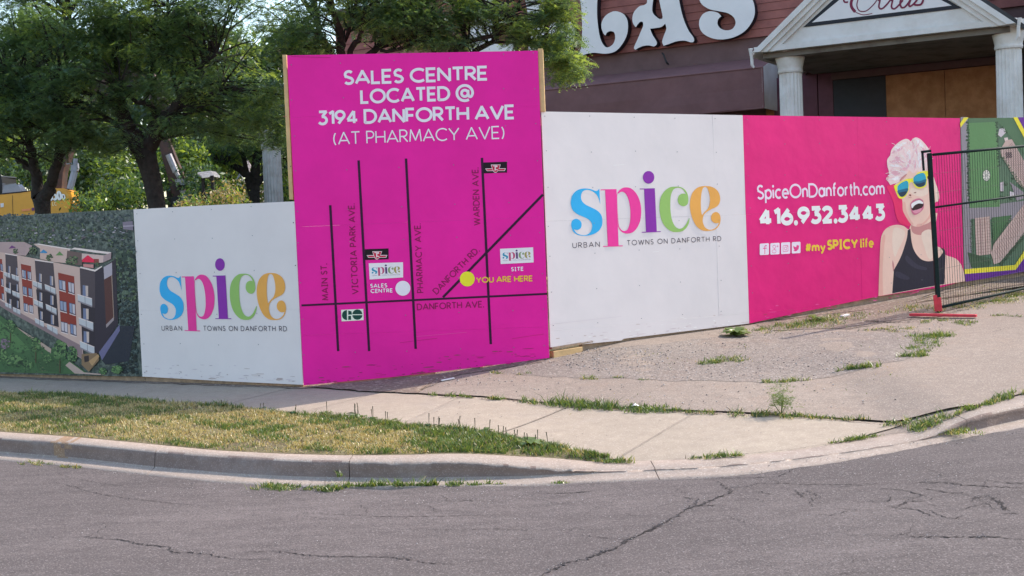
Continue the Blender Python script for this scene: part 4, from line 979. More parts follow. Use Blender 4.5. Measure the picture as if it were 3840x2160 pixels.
pa([(703,438),(752,400),(808,440),(802,462),(705,458)], (190,30,70)); pa([(712,475),(800,480),(800,510),(715,500)], (170,120,125)); pa([(343,380),(375,352),(409,376),(400,384)], (50,120,170)); pa([(478,402),(512,368),(545,402)], (84,120,76)); pa([(80,345),(106,317),(142,336)], (95,50,110))
for a in ((285,362,44), (425,418,38), (628,440,52), (140,365,30), (830,480,24), (590,450,36)): blob(*a, TG, 18)
for x, y, r, ry in ((95,1005,48,70), (310,1160,52,85), (515,1210,78,120), (20,1255,60,70), (130,1300,90,60), (240,1330,60,50), (410,1280,44,40), (620,1240,55,90), (1000,1370,60,40), (880,1385,40,40), (50,1150,60,60)):
    cols = [(38,60,46),(52,82,56),(70,102,68),(88,120,80)] if x != 50 else [(78,70,88),(110,100,116),(60,84,60)]
    if 80 < x < 560 and y < 1250: pa([(x-4,y+20),(x+4,y+20),(x+4,y+ry+70),(x-4,y+ry+70)], (66,60,48))
    blob(x, y, r, cols, 40, ry)
pa([(700,1240),(830,1230),(850,1290),(760,1390),(700,1330)], (112,96,78)); pa([(760,1300),(840,1240),(850,1262),(790,1340)], (150,126,96)); pa([(720,1260),(760,1250),(765,1300),(725,1310)], (46,40,46))
k.build('aerial_print', photo_panel)

# ------------------------------------------------------------------ site plan on the far right panel
ZP = lambda x, y: (3560+x*.4487, 430+y*.4487)
k = Ink(PR, step=.00001); BD[0] = False
def pp(L_, c):
    if BD[0]: k.off += .00045; BD[0] = False
    k.px([ZP(*p) for p in L_], c)
GRY = (118,118,132); PURP = (84,32,130); YL = (205,190,55); LAWN2 = (76,118,80); DT = (40,62,50); ROOF = (160,145,145); ROOF2 = (130,112,116)
pp([(93,20),(150,20),(165,780),(620,720),(760,700),(760,790),(620,880),(180,870),(190,1290),(125,1300)], GRY)
pp([(160,60),(400,50),(420,770),(170,780)], LAWN2); pp([(160,30),(540,25),(700,300),(700,420),(400,60),(165,70)], (66,98,76))
for i in range(24): blob(152+i*.4, 70+i*28, 15, [DT, (52,80,60)], 5, f=ZP, s0=.8)
for i in range(16): blob(393+i*1.0, 60+i*24, 13, [DT, (52,80,60)], 4, f=ZP, s0=.8)
k.off += .0005; k.px([ZP(*p) for p in ell(308, 508, 34, 50)], (45,70,55)); k.px([ZP(*p) for p in ell(308, 508, 30, 46)], (176,182,182))
for i in range(9): a = i*.698; k.px([ZP(308+30*math.cos(a)*.5, 508+46*math.sin(a)*.5), ZP(308+28*math.cos(a+.1), 508+42*math.sin(a+.1)), ZP(308+28*math.cos(a+.35), 508+42*math.sin(a+.35))], (96,110,108))
k.px([ZP(*p) for p in ell(308, 508, 9, 14)], (140,146,148))
pp([(415,120),(455,110),(470,150),(430,190),(405,170)], (165,165,178)); pp([(455,195),(485,190),(500,260),(480,270)], (180,172,178))
pp([(470,215),(520,205),(640,420),(900,900),(900,1000),(620,620),(560,560),(430,340),(425,290)], ROOF); pp([(465,315),(520,312),(522,362),(470,366)], (35,35,50))
for i in range(26): t = i/26; x = 440+t*200; y = 330+t*280; pp([(x,y),(x+78,y-95),(x+81,y-90),(x+4,y+4)], ROOF2)
for i in range(14): t = i/14; blob(425+t*200, 330+t*300, 20, [DT, (60,90,66)], 6, f=ZP)
for x, y, r in ((440,110,18),(470,140,22),(465,580,28),(440,690,26),(515,700,20),(385,720,20),(530,530,18),(590,600,18),(440,640,20)): blob(x, y, r, [DT, (52,80,60)], 8, f=ZP)
pp([(420,570),(450,560),(450,640),(425,640)], (160,158,172)); pp([(500,640),(540,650),(535,690),(505,685)], (170,170,185)); pp([(500,560),(620,650),(620,700),(560,720),(520,600)], (122,120,135))
pp([(210,865),(335,850),(350,1165),(222,1180)], ROOF)
for i in range(12): pp([(212+i*.8,880+i*25),(336+i*.8,866+i*25),(336+i*.8,870+i*25),(212+i*.8,884+i*25)], ROOF2)
pp([(250,870),(262,868),(272,1170),(262,1172)], ROOF2); pp([(290,866),(296,866),(306,1168),(300,1168)], (120,90,90))
for i in range(9): blob(185, 890+i*36, 22, [DT, (60,84,66)], 6, f=ZP)
pp([(350,860),(520,840),(420,1000),(365,1060)], (58,96,66))
for i in range(10): blob(510-i*15, 860+i*24, 18, [DT, (60,84,66)], 5, f=ZP); 
for i in range(8): blob(360, 870+i*30, 16, [DT], 4, f=ZP)
pp([(345,1160),(370,1080),(620,750),(760,600),(760,860),(620,1000),(420,1235),(370,1250)], ROOF)
for i in range(22): t = i/22; x = 375+t*260; y = 1130-t*400; pp([(x,y),(x+52,y+80),(x+48,y+84),(x-4,y+4)], ROOF2)
for i in range(18): t = i/18; blob(430+t*260, 1250-t*330, 24, [DT, (60,84,66), (48,70,56)], 7, f=ZP)
pp([(150,1150),(340,1200),(330,1265),(180,1275)], (52,78,60))
for i in range(8): blob(180+i*22, 1170+i*10, 18, [DT], 5, f=ZP)
pp([(86,75),(118,24),(158,24),(90,108)], YL); pp([(530,22),(566,22),(640,160),(900,560),(900,640),(620,190)], YL); pp([(568,22),(1200,22),(1200,640),(900,560),(640,158)], PURP)
pp([(122,1292),(545,1256),(640,1110),(900,720),(900,790),(640,1172),(552,1296),(126,1332)], YL); pp([(126,1332),(552,1296),(640,1172),(900,790),(1400,400),(1400,1400),(620,1312),(400,1352),(134,1396)], PURP)
k.build('site_plan_print', plan)

# ------------------------------------------------------------------ temporary mesh fence panel with red foot
FPOST = gxy(3521, 1176); FZ = H(FPOST[0], FPOST[1])
M_GREENPAINT = mat('dark_green_paint', (.010,.022,.020), rough=.6, vary=.3, scale=20., spec=.12)
M_REDPAINT = mat('red_foot_paint', (.55,.03,.05), rough=.5, vary=.2, scale=14., spec=.4)
fp = np.array([FPOST[0], FPOST[1], FZ]); top0 = onY(3485, 574, FPOST[1]); lean = top0-fp
r1 = onY(3840, 1082, FPOST[1]*1.075); r0 = fp+np.array([.02, .02, .10]); r0[:] = onY(3530, 1152, FPOST[1])
fdir = (r1-r0); fdir = fdir/np.linalg.norm(fdir[:2]); LEN = 3.0
zt1 = onY(3840, 548, FPOST[1]*1.075); zt0 = onY(3500, 580, FPOST[1]); tdir = (zt1-zt0)/np.linalg.norm((zt1-zt0)[:2])
fence = empty('mesh_fence', fp, 'dark green wire mesh fence panel standing in a red foot before the hoarding', 'mesh fence')
b = MB(); b.bar(fp+np.array([0, 0, .02]), fp+lean, .052, .052, None, (1, 0, 0)); b.build('post', M_GREENPAINT, fence, bevel=.006)
e0 = r0+fdir*LEN; e1 = zt0+tdir*LEN
b = MB(); b.bar(e0-np.array([0, 0, .1]), e1, .052, .052, None, (1, 0, 0)); b.build('post', M_GREENPAINT, fence)
def lerp(a, b_, t): return a+(b_-a)*t
for t, nm in ((0, 'rail'), (.657, 'rail'), (1, 'rail')):
    b = MB(); b.tube([lerp(r0, zt0, t), lerp(e0, e1, t)], .017 if t in (0, 1) else .013, 8); b.build(nm, M_GREENPAINT, fence, smooth=True)
b = MB(); nw = int(LEN/.052)
for i in range(1, nw):
    t = i/nw; a0 = lerp(r0, e0, t); a1 = lerp(zt0, e1, t); b.tube([a0, a1], .0023, 4, cap=False)
for j in range(1, 8):
    t = j/8; b.tube([lerp(r0, zt0, t)+PR.n*.003, lerp(e0, e1, t)+PR.n*.003],   .0013, 4, cap=False)
b.build('wire_mesh', M_GREENPAINT, fence)['kind'] = 'stuff'
hk = onY(3455, 570, FPOST[1]); hk2 = onY(3491, 566, FPOST[1]); hk3 = onY(3464, 640, FPOST[1])
b = MB(); b.bar(hk, hk2, .03, .03); b.bar(hk+np.array([.012, 0, .0]), hk3, .03, .02, None, (1, 0, 0)); b.build('hook', M_GREENPAINT, fence)
foot = empty('fence_foot', fp, 'flat red steel foot with an upright socket carrying the mesh fence post', 'fence foot')
fa = onz(3412, 1180, FZ+.02); fb = onz(3662, 1186, FZ+.02)
b = MB(); b.bar(onz(3412, 1180, H(*onz(3412,1180,FZ)[:2])+.03), onz(3662, 1184, H(*onz(3662,1184,FZ)[:2])+.03), .07, .03); b.build('base_plate', M_REDPAINT, foot, bevel=.004)
b = MB(); s0 = fp+np.array([-.045, -.03, .03]); b.bar(s0+np.array([.008, 0, 0]), s0+np.array([-.008, 0, .20]), .016, .045, None, (1, 0, 0)); b.bar(s0+np.array([.05, 0, 0]), s0+np.array([.038, 0, .17]), .018, .05, None, (1, 0, 0)); b.build('socket', M_REDPAINT, foot, bevel=.003)
# ------------------------------------------------------------------ restaurant building behind the hoarding
B0 = onY(3790, 300, 20.8); EB = -DL
class Fac(Pan):
    pass
def FP(t): 
    nn = np.array([EB[1], -EB[0], 0.]); return Pan(B0-nn*t, EB)      # t metres behind the column line
F0 = FP(0.); FW = FP(3.0); FPd = FP(-.38)
M_SIDING = mat('red_brown_siding', (.35,.125,.10), rough=.75, col2=(.235,.082,.07), scale=3., bump=.2, bscale=30., c2lo=.35, c2hi=.7)
M_FASCIA = mat('brown_fascia', (.15,.083,.08), rough=.7, vary=.14, scale=3., bump=.15, bscale=12.)
M_AWN = mat('plum_awning_cloth', (.185,.088,.085), rough=.75, vary=.12, scale=2.5, bump=.3, bscale=5.)
M_BWHITE = mat('aged_white_paint', (.60,.55,.50), rough=.55, col2=(.70,.66,.62), scale=2.2, bump=.1, bscale=20., c2lo=.35, c2hi=.6)
M_COL = mat('column_white_paint', (.62,.565,.51), rough=.6, col2=(.74,.70,.66), scale=3.5, bump=.1, bscale=20., c2lo=.35, c2hi=.6)
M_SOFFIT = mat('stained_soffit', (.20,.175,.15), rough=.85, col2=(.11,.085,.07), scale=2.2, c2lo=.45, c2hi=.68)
M_DARKGLASS = mat('dark_door_glass', (.022,.02,.028), rough=.6, vary=.2, spec=.5)
M_OSB = mat('osb_board', (.34,.15,.07), rough=.85, col2=(.44,.21,.10), scale=5., bump=.3, bscale=60., detail=9)
M_TILE = mat('plum_tile', (.15,.055,.075), rough=.6, vary=.25, scale=2.5)
M_SIGNW = mat('sign_face_white', (.74,.69,.67), rough=.5, vary=.05, scale=2.)
M_SIGNK = mat('sign_edge_black', (.012,.012,.018), rough=.5)
M_BRONZE = mat('dark_roof_edge', (.03,.028,.03), rough=.5)
M_SHING = mat('pale_roof_shingle', (.42,.41,.42), rough=.85, vary=.18, scale=9.)
bld = empty('restaurant_building', FW.P(-10, .5), 'red brown restaurant with big white letters, plum awning and white columned porch', 'building')
def fz(pan, x, y): return pan.uv(x, y)
ul = fz(FW, 1255, 60)[0]; ztop = fz(FW, 1262, 55)[1]; zfas = fz(FW, 2354, 197)[1]; uend = 9.0
GZ = .55
b = MB(); b.box(FW.P(ul, GZ-.4, -.06), FW.u*(uend-ul), -FW.n*9, (0, 0, ztop-GZ+.4)); b.build('wall', M_FASCIA, bld)
# siding boards above the fascia
nb = int((ztop-zfas)/.172)
for i in range(nb):
    z0 = zfas+i*.172; o = random.uniform(0, .004); b = MB()
    # a board, thicker at its lower edge
    P_ = [FW.P(ul, z0+.004, .012+o), FW.P(uend, z0+.004, .012+o), FW.P(uend, z0+.170, -.002+o), FW.P(ul, z0+.170, -.002+o)]
    Q_ = [FW.P(ul, z0+.004, -.055), FW.P(uend, z0+.004, -.055), FW.P(uend, z0+.170, -.055), FW.P(ul, z0+.170, -.055)]
    b.add(P_+Q_, [(0,1,2,3), (7,6,5,4), (0,4,5,1), (1,5,6,2), (2,6,7,3), (3,7,4,0)]); b.build('siding_board', M_SIDING, bld)
b = MB(); b.box(FW.P(ul-.1, ztop, .08), FW.u*(uend-ul+.1), -FW.n*9.2, (0, 0, .10)); b.build('parapet_cap', M_FASCIA, bld)
# letters E L L A S
def letter(pts, dx=0, dy=0, holes=(), name='sign_letter'):
    Z3 = lambda x, y: (1960+(x+dx)*.36491, (y+dy)*.36491)
    root_pts = [FW.uv(*Z3(*p)) for p in spline(pts, 8)]; hs = [[FW.uv(*Z3(*p)) for p in spline(h, 6)] for h in holes]
    L3 = [[Vector((p[0], p[1], 0)) for p in lp] for lp in [root_pts]+hs]; fl = [p for lp in L3 for p in lp]; T = tessellate_polygon(L3)
    fs = []; n = len(fl)
    for t in T:
        a, b_, c = (fl[i] for i in t); cr = (b_.x-a.x)*(c.y-a.y)-(b_.y-a.y)*(c.x-a.x); fs.append(t if cr > 0 else (t[0], t[2], t[1]))
    b = MB(); vs = [FW.P(p.x, p.y, .22) for p in fl]; b.add(vs, fs, M_SIGNW)
    base = 0
    back = [FW.P(p.x, p.y, .03) for p in fl]; sf = []
    for lp in L3:
        m = len(lp)
        for i in range(m): sf.append((base+i, base+(i+1) % m, n+base+(i+1) % m, n+base+i))
        base += m
    b.add(vs+back, sf, M_SIGNK); b.build(name, parent=bld)
LL = [(560,-250,1),(595,-150),(630,0),(648,120),(655,300),(650,470),(625,550),(598,598,1),(640,590),(700,565),(780,553),(900,562),(1000,535),(1075,450),(1118,350),(1122,240),(1090,170),(1030,135),(970,132),(900,170),(860,230),(852,290),(870,350),(893,378,1),(912,345),(950,332),(985,350),(992,410),(970,465),(920,497),(880,480),(840,400),(815,250),(808,100),(820,-80),(845,-250,1),(700,-225)]
letter(LL); letter(LL, -545, 75)
letter([(1320,-20),(1318,40),(1290,66),(1240,80),(1185,140),(1168,210),(1180,262),(1205,292,1),(1225,262),(1250,238),(1275,242),(1278,280),(1258,330),(1220,420),(1185,500),(1200,523,1),(1260,490),(1330,478),(1390,488),(1418,465),(1412,430),(1375,370),(1350,308,1),(1400,302),(1465,290),(1505,256,1),(1516,310),(1490,380),(1474,440),(1488,482,1),(1540,465),(1620,437),(1700,430),(1770,447),(1798,435),(1792,395),(1740,320),(1690,200),(1655,60),(1630,-100),(1610,-260,1),(1380,-250,1),(1345,-120)],
       holes=[[(1400,-90,1),(1372,118),(1425,195),(1462,208),(1478,185),(1452,60),(1425,-90,1)]])
letter([(1835,-60),(1850,0),(1880,60),(1960,110),(2070,133),(2150,152),(2210,200),(2222,260),(2190,310),(2130,325),(2070,305),(2040,262),(2045,215),(2078,180,1),(2040,145),(1960,130),(1890,160),(1852,230),(1860,310),(1910,370),(2000,410),(2100,417),(2220,390),(2320,330),(2390,240),(2420,150),(2410,50),(2370,-30),(2300,-90),(2190,-130),(2110,-170),(2100,-230),(2180,-250),(2270,-190,1),(2330,-200,1),(2330,-330,1),(2200,-350),(2050,-340),(1920,-270),(1845,-160)])
letter([(-500,420,1),(-470,-60),(-490,-180,1),(-60,-190,1),(-40,-60,1),(-120,-100),(-230,-90),(-260,40),(-240,100),(-150,95),(-120,60,1),(-95,190,1),(-160,175),(-235,190),(-240,320),(-200,400),(-110,390),(-50,330,1),(-30,470,1),(-200,500),(-400,530),(-520,560,1)], dx=0, dy=70)
# awning
za0 = fz(FW, 2836, 219)[1]; uA = fz(FW, 2830, 300)[0]
FA = FP(3.0-1.0); uAr = fz(FA, 2861, 300)[0]; zf1 = fz(FA, 2858, 252)[1]; zf0 = fz(FA, 2861, 405)[1]; uAl = ul+.4
b = MB()
def strip(pa_, ua, ub_, za, pb2, zb, mt, nn=30, sag=.0):
    vs = []; 
    for i in range(nn+1):
        u = ua+(ub_-ua)*i/nn; w_ = sag*math.sin(i*2.1)*random.uniform(.4, 1)
        vs += [pa_.P(u, za, 0), pb2.P(u, zb, w_)]
    b.add(vs, [(2*i+1, 2*i+3, 2*i+2, 2*i) for i in range(nn)], mt)
strip(FW, uAl, uAr, za0, FA, zf1, M_AWN, sag=.012); 
vs = []; nn = 40
for i in range(nn+1):
    u = uAl+(uAr-uAl)*i/nn
    for j, t in enumerate((0, .25, .5, .75, 1)): vs.append(FA.P(u, zf1+(zf0-zf1)*t-.015*(t == 1)*math.sin(i*1.3), .012*math.sin(i*.9+t*3)*math.sin(t*3.1)+(.03*math.sin(i*.37+1)*t if t > .6 else 0)))
b.add(vs, [(i*5+j+1, (i+1)*5+j+1, (i+1)*5+j, i*5+j) for i in range(nn) for j in range(4)], M_AWN)
aw = b.build('awning', parent=bld, smooth=False)
b = MB(); b.prism([FA.P(uAr, zf0), FW.P(uAr, zf0), FW.P(uAr, za0), FA.P(uAr, zf1)], FA.u*-.02, M_BWHITE); b.build('awning_cheek', parent=aw)
b = MB(); b.tube([FA.P(uAl, zf1), FA.P(uAr, zf1)], .02, 6); b.tube([FA.P(uAl, zf0), FA.P(uAr, zf0)], .018, 6); b.tube([FA.P(uAr, zf0), FA.P(uAr, zf1)], .018, 6); b.build('awning_frame', M_AWN, aw)
b = MB(); pz = FW.uv(2495, 205); b.tube([FW.P(pz[0]-.05, pz[1]+.03, .05), FW.P(pz[0], pz[1], .12), FW.P(pz[0]+.06, pz[1]-.18, .10), FW.P(pz[0]+.07, pz[1]-.22, .02)], .02, 6); b.build('lamp_bracket', M_BRONZE, bld)
# columns with fluted shafts and rounded capitals
def column(pan, u, zc, z0, r, rc, parent=bld):
    b = MB(); n = 80; nf = 20; vs = []
    zs = [z0, z0+.6*(zc-z0), zc]
    c = pan.P(u, 0)
    for zi, z in enumerate(zs):
        rr = r*(1.06, 1.03, 1.0)[zi]
        for i in range(n):
            a = 2*math.pi*i/n; ph = (i % (n//nf))/(n/nf); fl = rr*(1-.085*math.sin(math.pi*ph)); vs.append((c[0]+fl*math.cos(a), c[1]+fl*math.sin(a), z))
    b.add(vs, [(k_*n+i, k_*n+(i+1) % n, (k_+1)*n+(i+1) % n, (k_+1)*n+i) for k_ in range(2) for i in range(n)])
    o = b.build('column', M_COL, parent)
    b = MB(); pr = [(1.0, 0), (1.08, .0), (1.12, .03), (1.08, .07), (1.10, .10), (1.22, .2), (1.42, .33), (1.5, .36), (1.5, .44)]; m = 32; vs = []
    for rr, z in pr:
        for i in range(m): a = 2*math.pi*i/m; vs.append((c[0]+rr*r*math.cos(a), c[1]+rr*r*math.sin(a), zc+z*rc))
    b.add(vs, [(k_*m+i, k_*m+(i+1) % m, (k_+1)*m+(i+1) % m, (k_+1)*m+i) for k_ in range(len(pr)-1) for i in range(m)])
    b.build('capital', M_COL, o)
uc1 = F0.uv(2965, 300)[0]; uc2 = F0.uv(3785, 300)[0]; uc0 = F0.uv(1022, 650)[0]
zc1 = F0.uv(2965, 275)[1]; zc2 = F0.uv(3785, 185)[1]; zsof = 4.72
column(F0, uc1, zc1, GZ, .205, 1.05); column(F0, uc2, zc2, GZ, .205, 1.05); 
# pediment
uPL = FPd.uv(2832, 190)[0]; uPR = FPd.uv(3813, 93)[0]; zb_ = FPd.uv(2844, 199)[1]; apex = FPd.uv(3305, -256); za = apex[1]
um = (uPL+uPR)/2
b = MB(); b.prism([FPd.P(uPL, zb_), FPd.P(uPR, zb_), FPd.P(um, za)], -FPd.n*3.3, M_BWHITE); ped = b.build('pediment', parent=bld)
def molding(pts, w, prj, m=M_BWHITE, name='cornice'):
    for (a, c) in zip(pts[:-1], pts[1:]):
        b = MB(); a2 = np.array(a); c2 = np.array(c); d = (c2-a2)/np.linalg.norm(c2-a2); nn = np.array([-d[1], d[0]])
        q = [a2, c2, c2+nn*w, a2+nn*w]; b.prism([FPd.P(p[0], p[1], .002) for p in q], FPd.n*prj, m); b.build(name, parent=ped)
rk = math.atan2(za-zb_, um-uPL); cw = .17
molding([(uPL, zb_), (uPR, zb_)], .10, .07)
for sgn in (1, -1):
    a = np.array([uPL if sgn > 0 else uPR, zb_]); c = np.array([um, za]); d = (c-a)/np.linalg.norm(c-a); nn = np.array([d[1], -d[0]])*sgn
    for i, (w0, w1, pr_) in enumerate(((0, .09, .16), (.09, .17, .11), (.17, .25, .06))):
        b = MB(); q = [a+nn*w0+d*w0*1.15, c+nn*w0-d*w0*.9, c+nn*w1-d*w1*.9, a+nn*w1+d*w1*1.15]
        if sgn > 0: q = q[::-1]
        b.prism([FPd.P(p[0], p[1], .003) for p in q], FPd.n*pr_, M_BWHITE); b.build('raking_cornice', parent=ped)
    # roof slope over the rake
    b = MB(); q0 = a-nn*.0; o_ = -nn*.06
    pl = [a-d*.10, c+d*.06, c+d*.06+o_, a-d*.10+o_]
    if sgn < 0: pl = pl[::-1]
    b.prism([FPd.P(p[0], p[1], .0 if sgn > 0 else .10) for p in pl][::1], -FPd.n*3.5, M_BWHITE if sgn > 0 else M_BRONZE); b.build('roof_slope', parent=ped)
# black-framed triangle sign with script
T4 = lambda x, y: (2780+x*.4115, y*.4115)
tl = FPd.uv(*T4(565,250)); trr = FPd.uv(*T4(2010,75)); zt4 = (tl[1]+trr[1])/2; hw_ = (trr[0]-tl[0])/2; umm = (tl[0]+trr[0])/2
kk = Ink(FPd, .012, .0008); ap = (umm, zt4+hw_*(za-zb_)/(um-uPL)*.92)
kk.fill([(tl[0], zt4), (trr[0], zt4), ap], M_SIGNK)
kk.fill([(tl[0]+.16, zt4+.065), (trr[0]-.16, zt4+.065), (ap[0], ap[1]-.16)], M_SIGNW)
SCR = (96,30,60)
def sc(L_, w):
    P_ = [FPd.uv(*T4(*p)) for p in L_]; Q = []
    for i in range(len(P_)-1):
        p0 = P_[max(i-1, 0)]; p1 = P_[i]; p2 = P_[i+1]; p3 = P_[min(i+2, len(P_)-1)]
        for j in range(6):
            t = j/6; Q.append(.5*((2*p1)+(-p0+p2)*t+(2*p0-5*p1+4*p2-p3)*t*t+(-p0+3*p1-3*p2+p3)*t**3))
    Q.append(P_[-1]); kk.stroke(Q, w, SCR)
sc([(1240,-170),(1140,-200),(1050,-150),(1080,-90),(1130,-70),(1060,-60),(1010,0),(1005,60),(1040,110)], .05); sc([(1040,110),(1110,136),(1195,124)], .014)
sc([(930,-10),(945,20),(975,20)], .03); sc([(1070,-20),(1055,50),(1080,100),(1140,100),(1200,50),(1240,0)], .018)
for dx in (0, 115): sc([(1250+dx,10),(1330+dx,-120),(1350+dx,-190),(1310+dx,-160),(1262+dx,20),(1258+dx,70),(1285+dx,80),(1330+dx,40),(1360+dx,0)], .028)
sc([(1540,-40),(1480,-50),(1450,20),(1460,66),(1490,66),(1530,20),(1560,-40),(1530,40),(1545,58),(1590,20)], .03); sc([(1590,20),(1640,-60),(1660,-10),(1640,40),(1590,46),(1570,30)], .034)
kk.build('sign_print', ped)
# gutter end ornaments, entablature beam, soffit, porch wall
for u, s_ in ((uPL, -1), (uPR, 1)):
    b = MB(); b.tube([FPd.P(u+s_*.02, zb_+.06, .10), FPd.P(u+s_*.06, zb_+.08, .10), FPd.P(u+s_*.04, zb_-.05, .10), FPd.P(u+s_*.03, zb_-.22, .10), FPd.P(u+s_*.0, zb_-.27, .10)], [.03, .035, .03, .03, .02], 6); b.build('gutter_spout', M_BWHITE, bld)
b = MB(); b.box(F0.P(uPL+.12, zb_-.10, .30), F0.u*(uPR-uPL-.24), -F0.n*.55, (0, 0, .095)); b.build('porch_beam', M_SOFFIT, bld)
b = MB(); b.box(F0.P(uPL+.13, zb_-.085, -.255), F0.u*(uPR-uPL-.26), -F0.n*2.68, (0, 0, .06)); b.build('porch_ceiling', M_SOFFIT, bld)
FWn = Pan(FW.P(0, 0, .0), EB)
def rectpx(x0, x1, zlo, zhi, off, th, m, name, par=bld):
    a = FW.uv(x0, 300)[0]; c = FW.uv(x1, 300)[0]; b = MB(); b.box(FW.P(a, zlo, off), FW.u*(c-a), -FW.n*th, (0, 0, zhi-zlo)); return b.build(name, m, par)
ztp = zb_-.09
for i in range(4):
    x0 = 2895+i*58; rectpx(x0 if i else 2905, x0+55, GZ, ztp, .09-.015*i, .12, M_TILE, 'wall_panel')
rectpx(3124, 3322, GZ, ztp-.16, .03, .05, M_DARKGLASS, 'door'); rectpx(3120, 3760, ztp-.15, ztp-.01, .06, .08, M_FASCIA, 'door_header')
rectpx(3326, 3545, GZ, ztp-.17, .10, .03, M_OSB, 'boarding'); rectpx(3547, 3752, GZ, ztp-.17, .108, .03, M_OSB, 'boarding')
rectpx(3790, 3990, GZ, ztp, .02, .05, M_DARKGLASS, 'window')
rectpx(2872, 2903, GZ, ztp-.3, .06, .05, M_OSB, 'boarding')
# pale shingled roof beyond the porch
FR = FP(1.2); b = MB(); rr_ = FR.uv(3800, 60)
for i in range(22):
    z0 = zb_-.1+i*.13; o = -i*.06
    b = MB(); b.box(F0.P(uPR+.12, z0, -1.0+o), F0.u*5, -F0.n*.10, (0, 0, .145)); b.build('roof_course', M_SHING, bld)
b = MB(); b.box(F0.P(uPR+.12, zb_-.32, -.2), F0.u*5, -F0.n*2.7, (0, 0, .2)); b.build('eave', M_BWHITE, bld)
# lone column further along the old porch line
col0 = empty('porch_column', F0.P(uc0, GZ), 'weathered fluted column standing alone among the trees left of the map board', 'column')
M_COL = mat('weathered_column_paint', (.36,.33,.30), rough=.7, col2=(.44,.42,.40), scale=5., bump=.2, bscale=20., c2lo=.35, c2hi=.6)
column(F0, uc0, 3.8, GZ, .215, 1.0, col0)
# ------------------------------------------------------------------ excavator behind the left hoarding
M_YEL = mat('construction_yellow', (.72,.33,.035), rough=.45, vary=.10, scale=2., bump=.05, coat=.2, spec=.4)
M_GREYM = mat('grey_machine_panel', (.30,.30,.33), rough=.5, vary=.15, scale=4.)
M_RUST = mat('rusty_arm', (.10,.052,.04), rough=.75, col2=(.055,.04,.036), scale=5., bump=.2)
M_STEEL = mat('worn_steel', (.35,.33,.34), rough=.45, vary=.25, scale=10., metal=.4)
M_BLACKM = mat('black_machine', (.02,.02,.022), rough=.6)
YE = 26.0
PE = Pan(onY(100, 780, YE), (1, .12))
ZE = lambda x, y: (x*.28986, 440+y*.28986)
exc = empty('excavator', onY(100, 1000, YE), 'yellow tracked excavator with a rusty arm working behind the left hoarding', 'excavator')
def pe(pts, off, th, m, name, bev=.03, f=ZE, par=exc):
    b = MB(); b.prism([PE.P(*PE.uv(*f(*p)), off) for p in pts][::-1], -PE.n*th, m); return b.build(name, parent=par, bevel=bev)
body = pe([(-420,990),(-60,1000),(100,985),(400,950),(700,925),(830,925),(868,950),(885,1010),(905,1130),(890,1330),(-420,1400)], 0, 1.0, M_YEL, 'body', .06)
pe([(905,1115),(990,1120),(1020,1140),(1035,1165),(1035,1320),(900,1330)], -.1, .8, M_YEL, 'body_step', .03)
for i in range(8): pe([(900+i*17,1180),(908+i*17,1180),(900+i*17,1225),(892+i*17,1225)], -.095, .01, M_BLACKM, 'grille_slot', 0)
pe([(20,865),(180,862),(215,890),(260,965),(20,1000)], -.1, .5, M_GREYM, 'engine_cover', .02)
pe([(-500,760),(-60,740),(-30,990),(-500,1000)], -.3, 1.2, M_BLACKM, 'cab', .03)
pe([(0,985),(258,960),(420,940),(420,950),(258,976),(0,1000)], .01, .02, M_BLACKM, 'trim_line', 0)
for x in (160,):
    pe([(x,1010),(x+4,1010),(x+10,1300),(x+6,1300)], .006, .004, M_BLACKM, 'panel_seam', 0)
pe([(8,1115),(48,1108),(50,1160),(10,1166)], .012, .01, M_SIGNW, 'sticker', 0)
pe([(282,1190),(388,1180),(390,1208),(284,1218)], .012, .01, pm((190,130,90)), 'sticker', 0); pe([(412,1170),(444,1166),(446,1205),(414,1208)], .012, .01, pm((90,60,100)), 'sticker', 0)
b = MB()
for a, c, r in (((855,920),(915,690),.075), ((915,690),(930,520),.05)):
    b.tube([PE.P(*PE.uv(*ZE(*a)), -.35), PE.P(*PE.uv(*ZE(*c)), -.35)], r, 8)
b.build('exhaust_pipe', M_GREYM, exc)
pe([(875,600),(945,580),(955,640),(940,680),(870,680)], -.3, .2, M_GREYM, 'mirror_bracket', .01); pe([(815,585),(885,575),(885,588),(815,597)], -.3, .05, M_GREYM, 'mirror_bracket', 0)
k = Ink(PE, .014, .0004); k.b = MB()
for dx, col, w in ((3, (70,40,30), .30), (0, (235,225,215), .22)):
    text(k, '350', ZE(640+dx,1082+dx), ZE(800+dx,1072+dx), .20, w, col, .10); text(k, 'D', ZE(808+dx,1066+dx), ZE(848+dx,1064+dx), .12, w, col, .1)
text(k, 'LC', ZE(685,1148), ZE(738,1143), .09, .2, (225,190,150), .2)
k.build('lettering', exc)
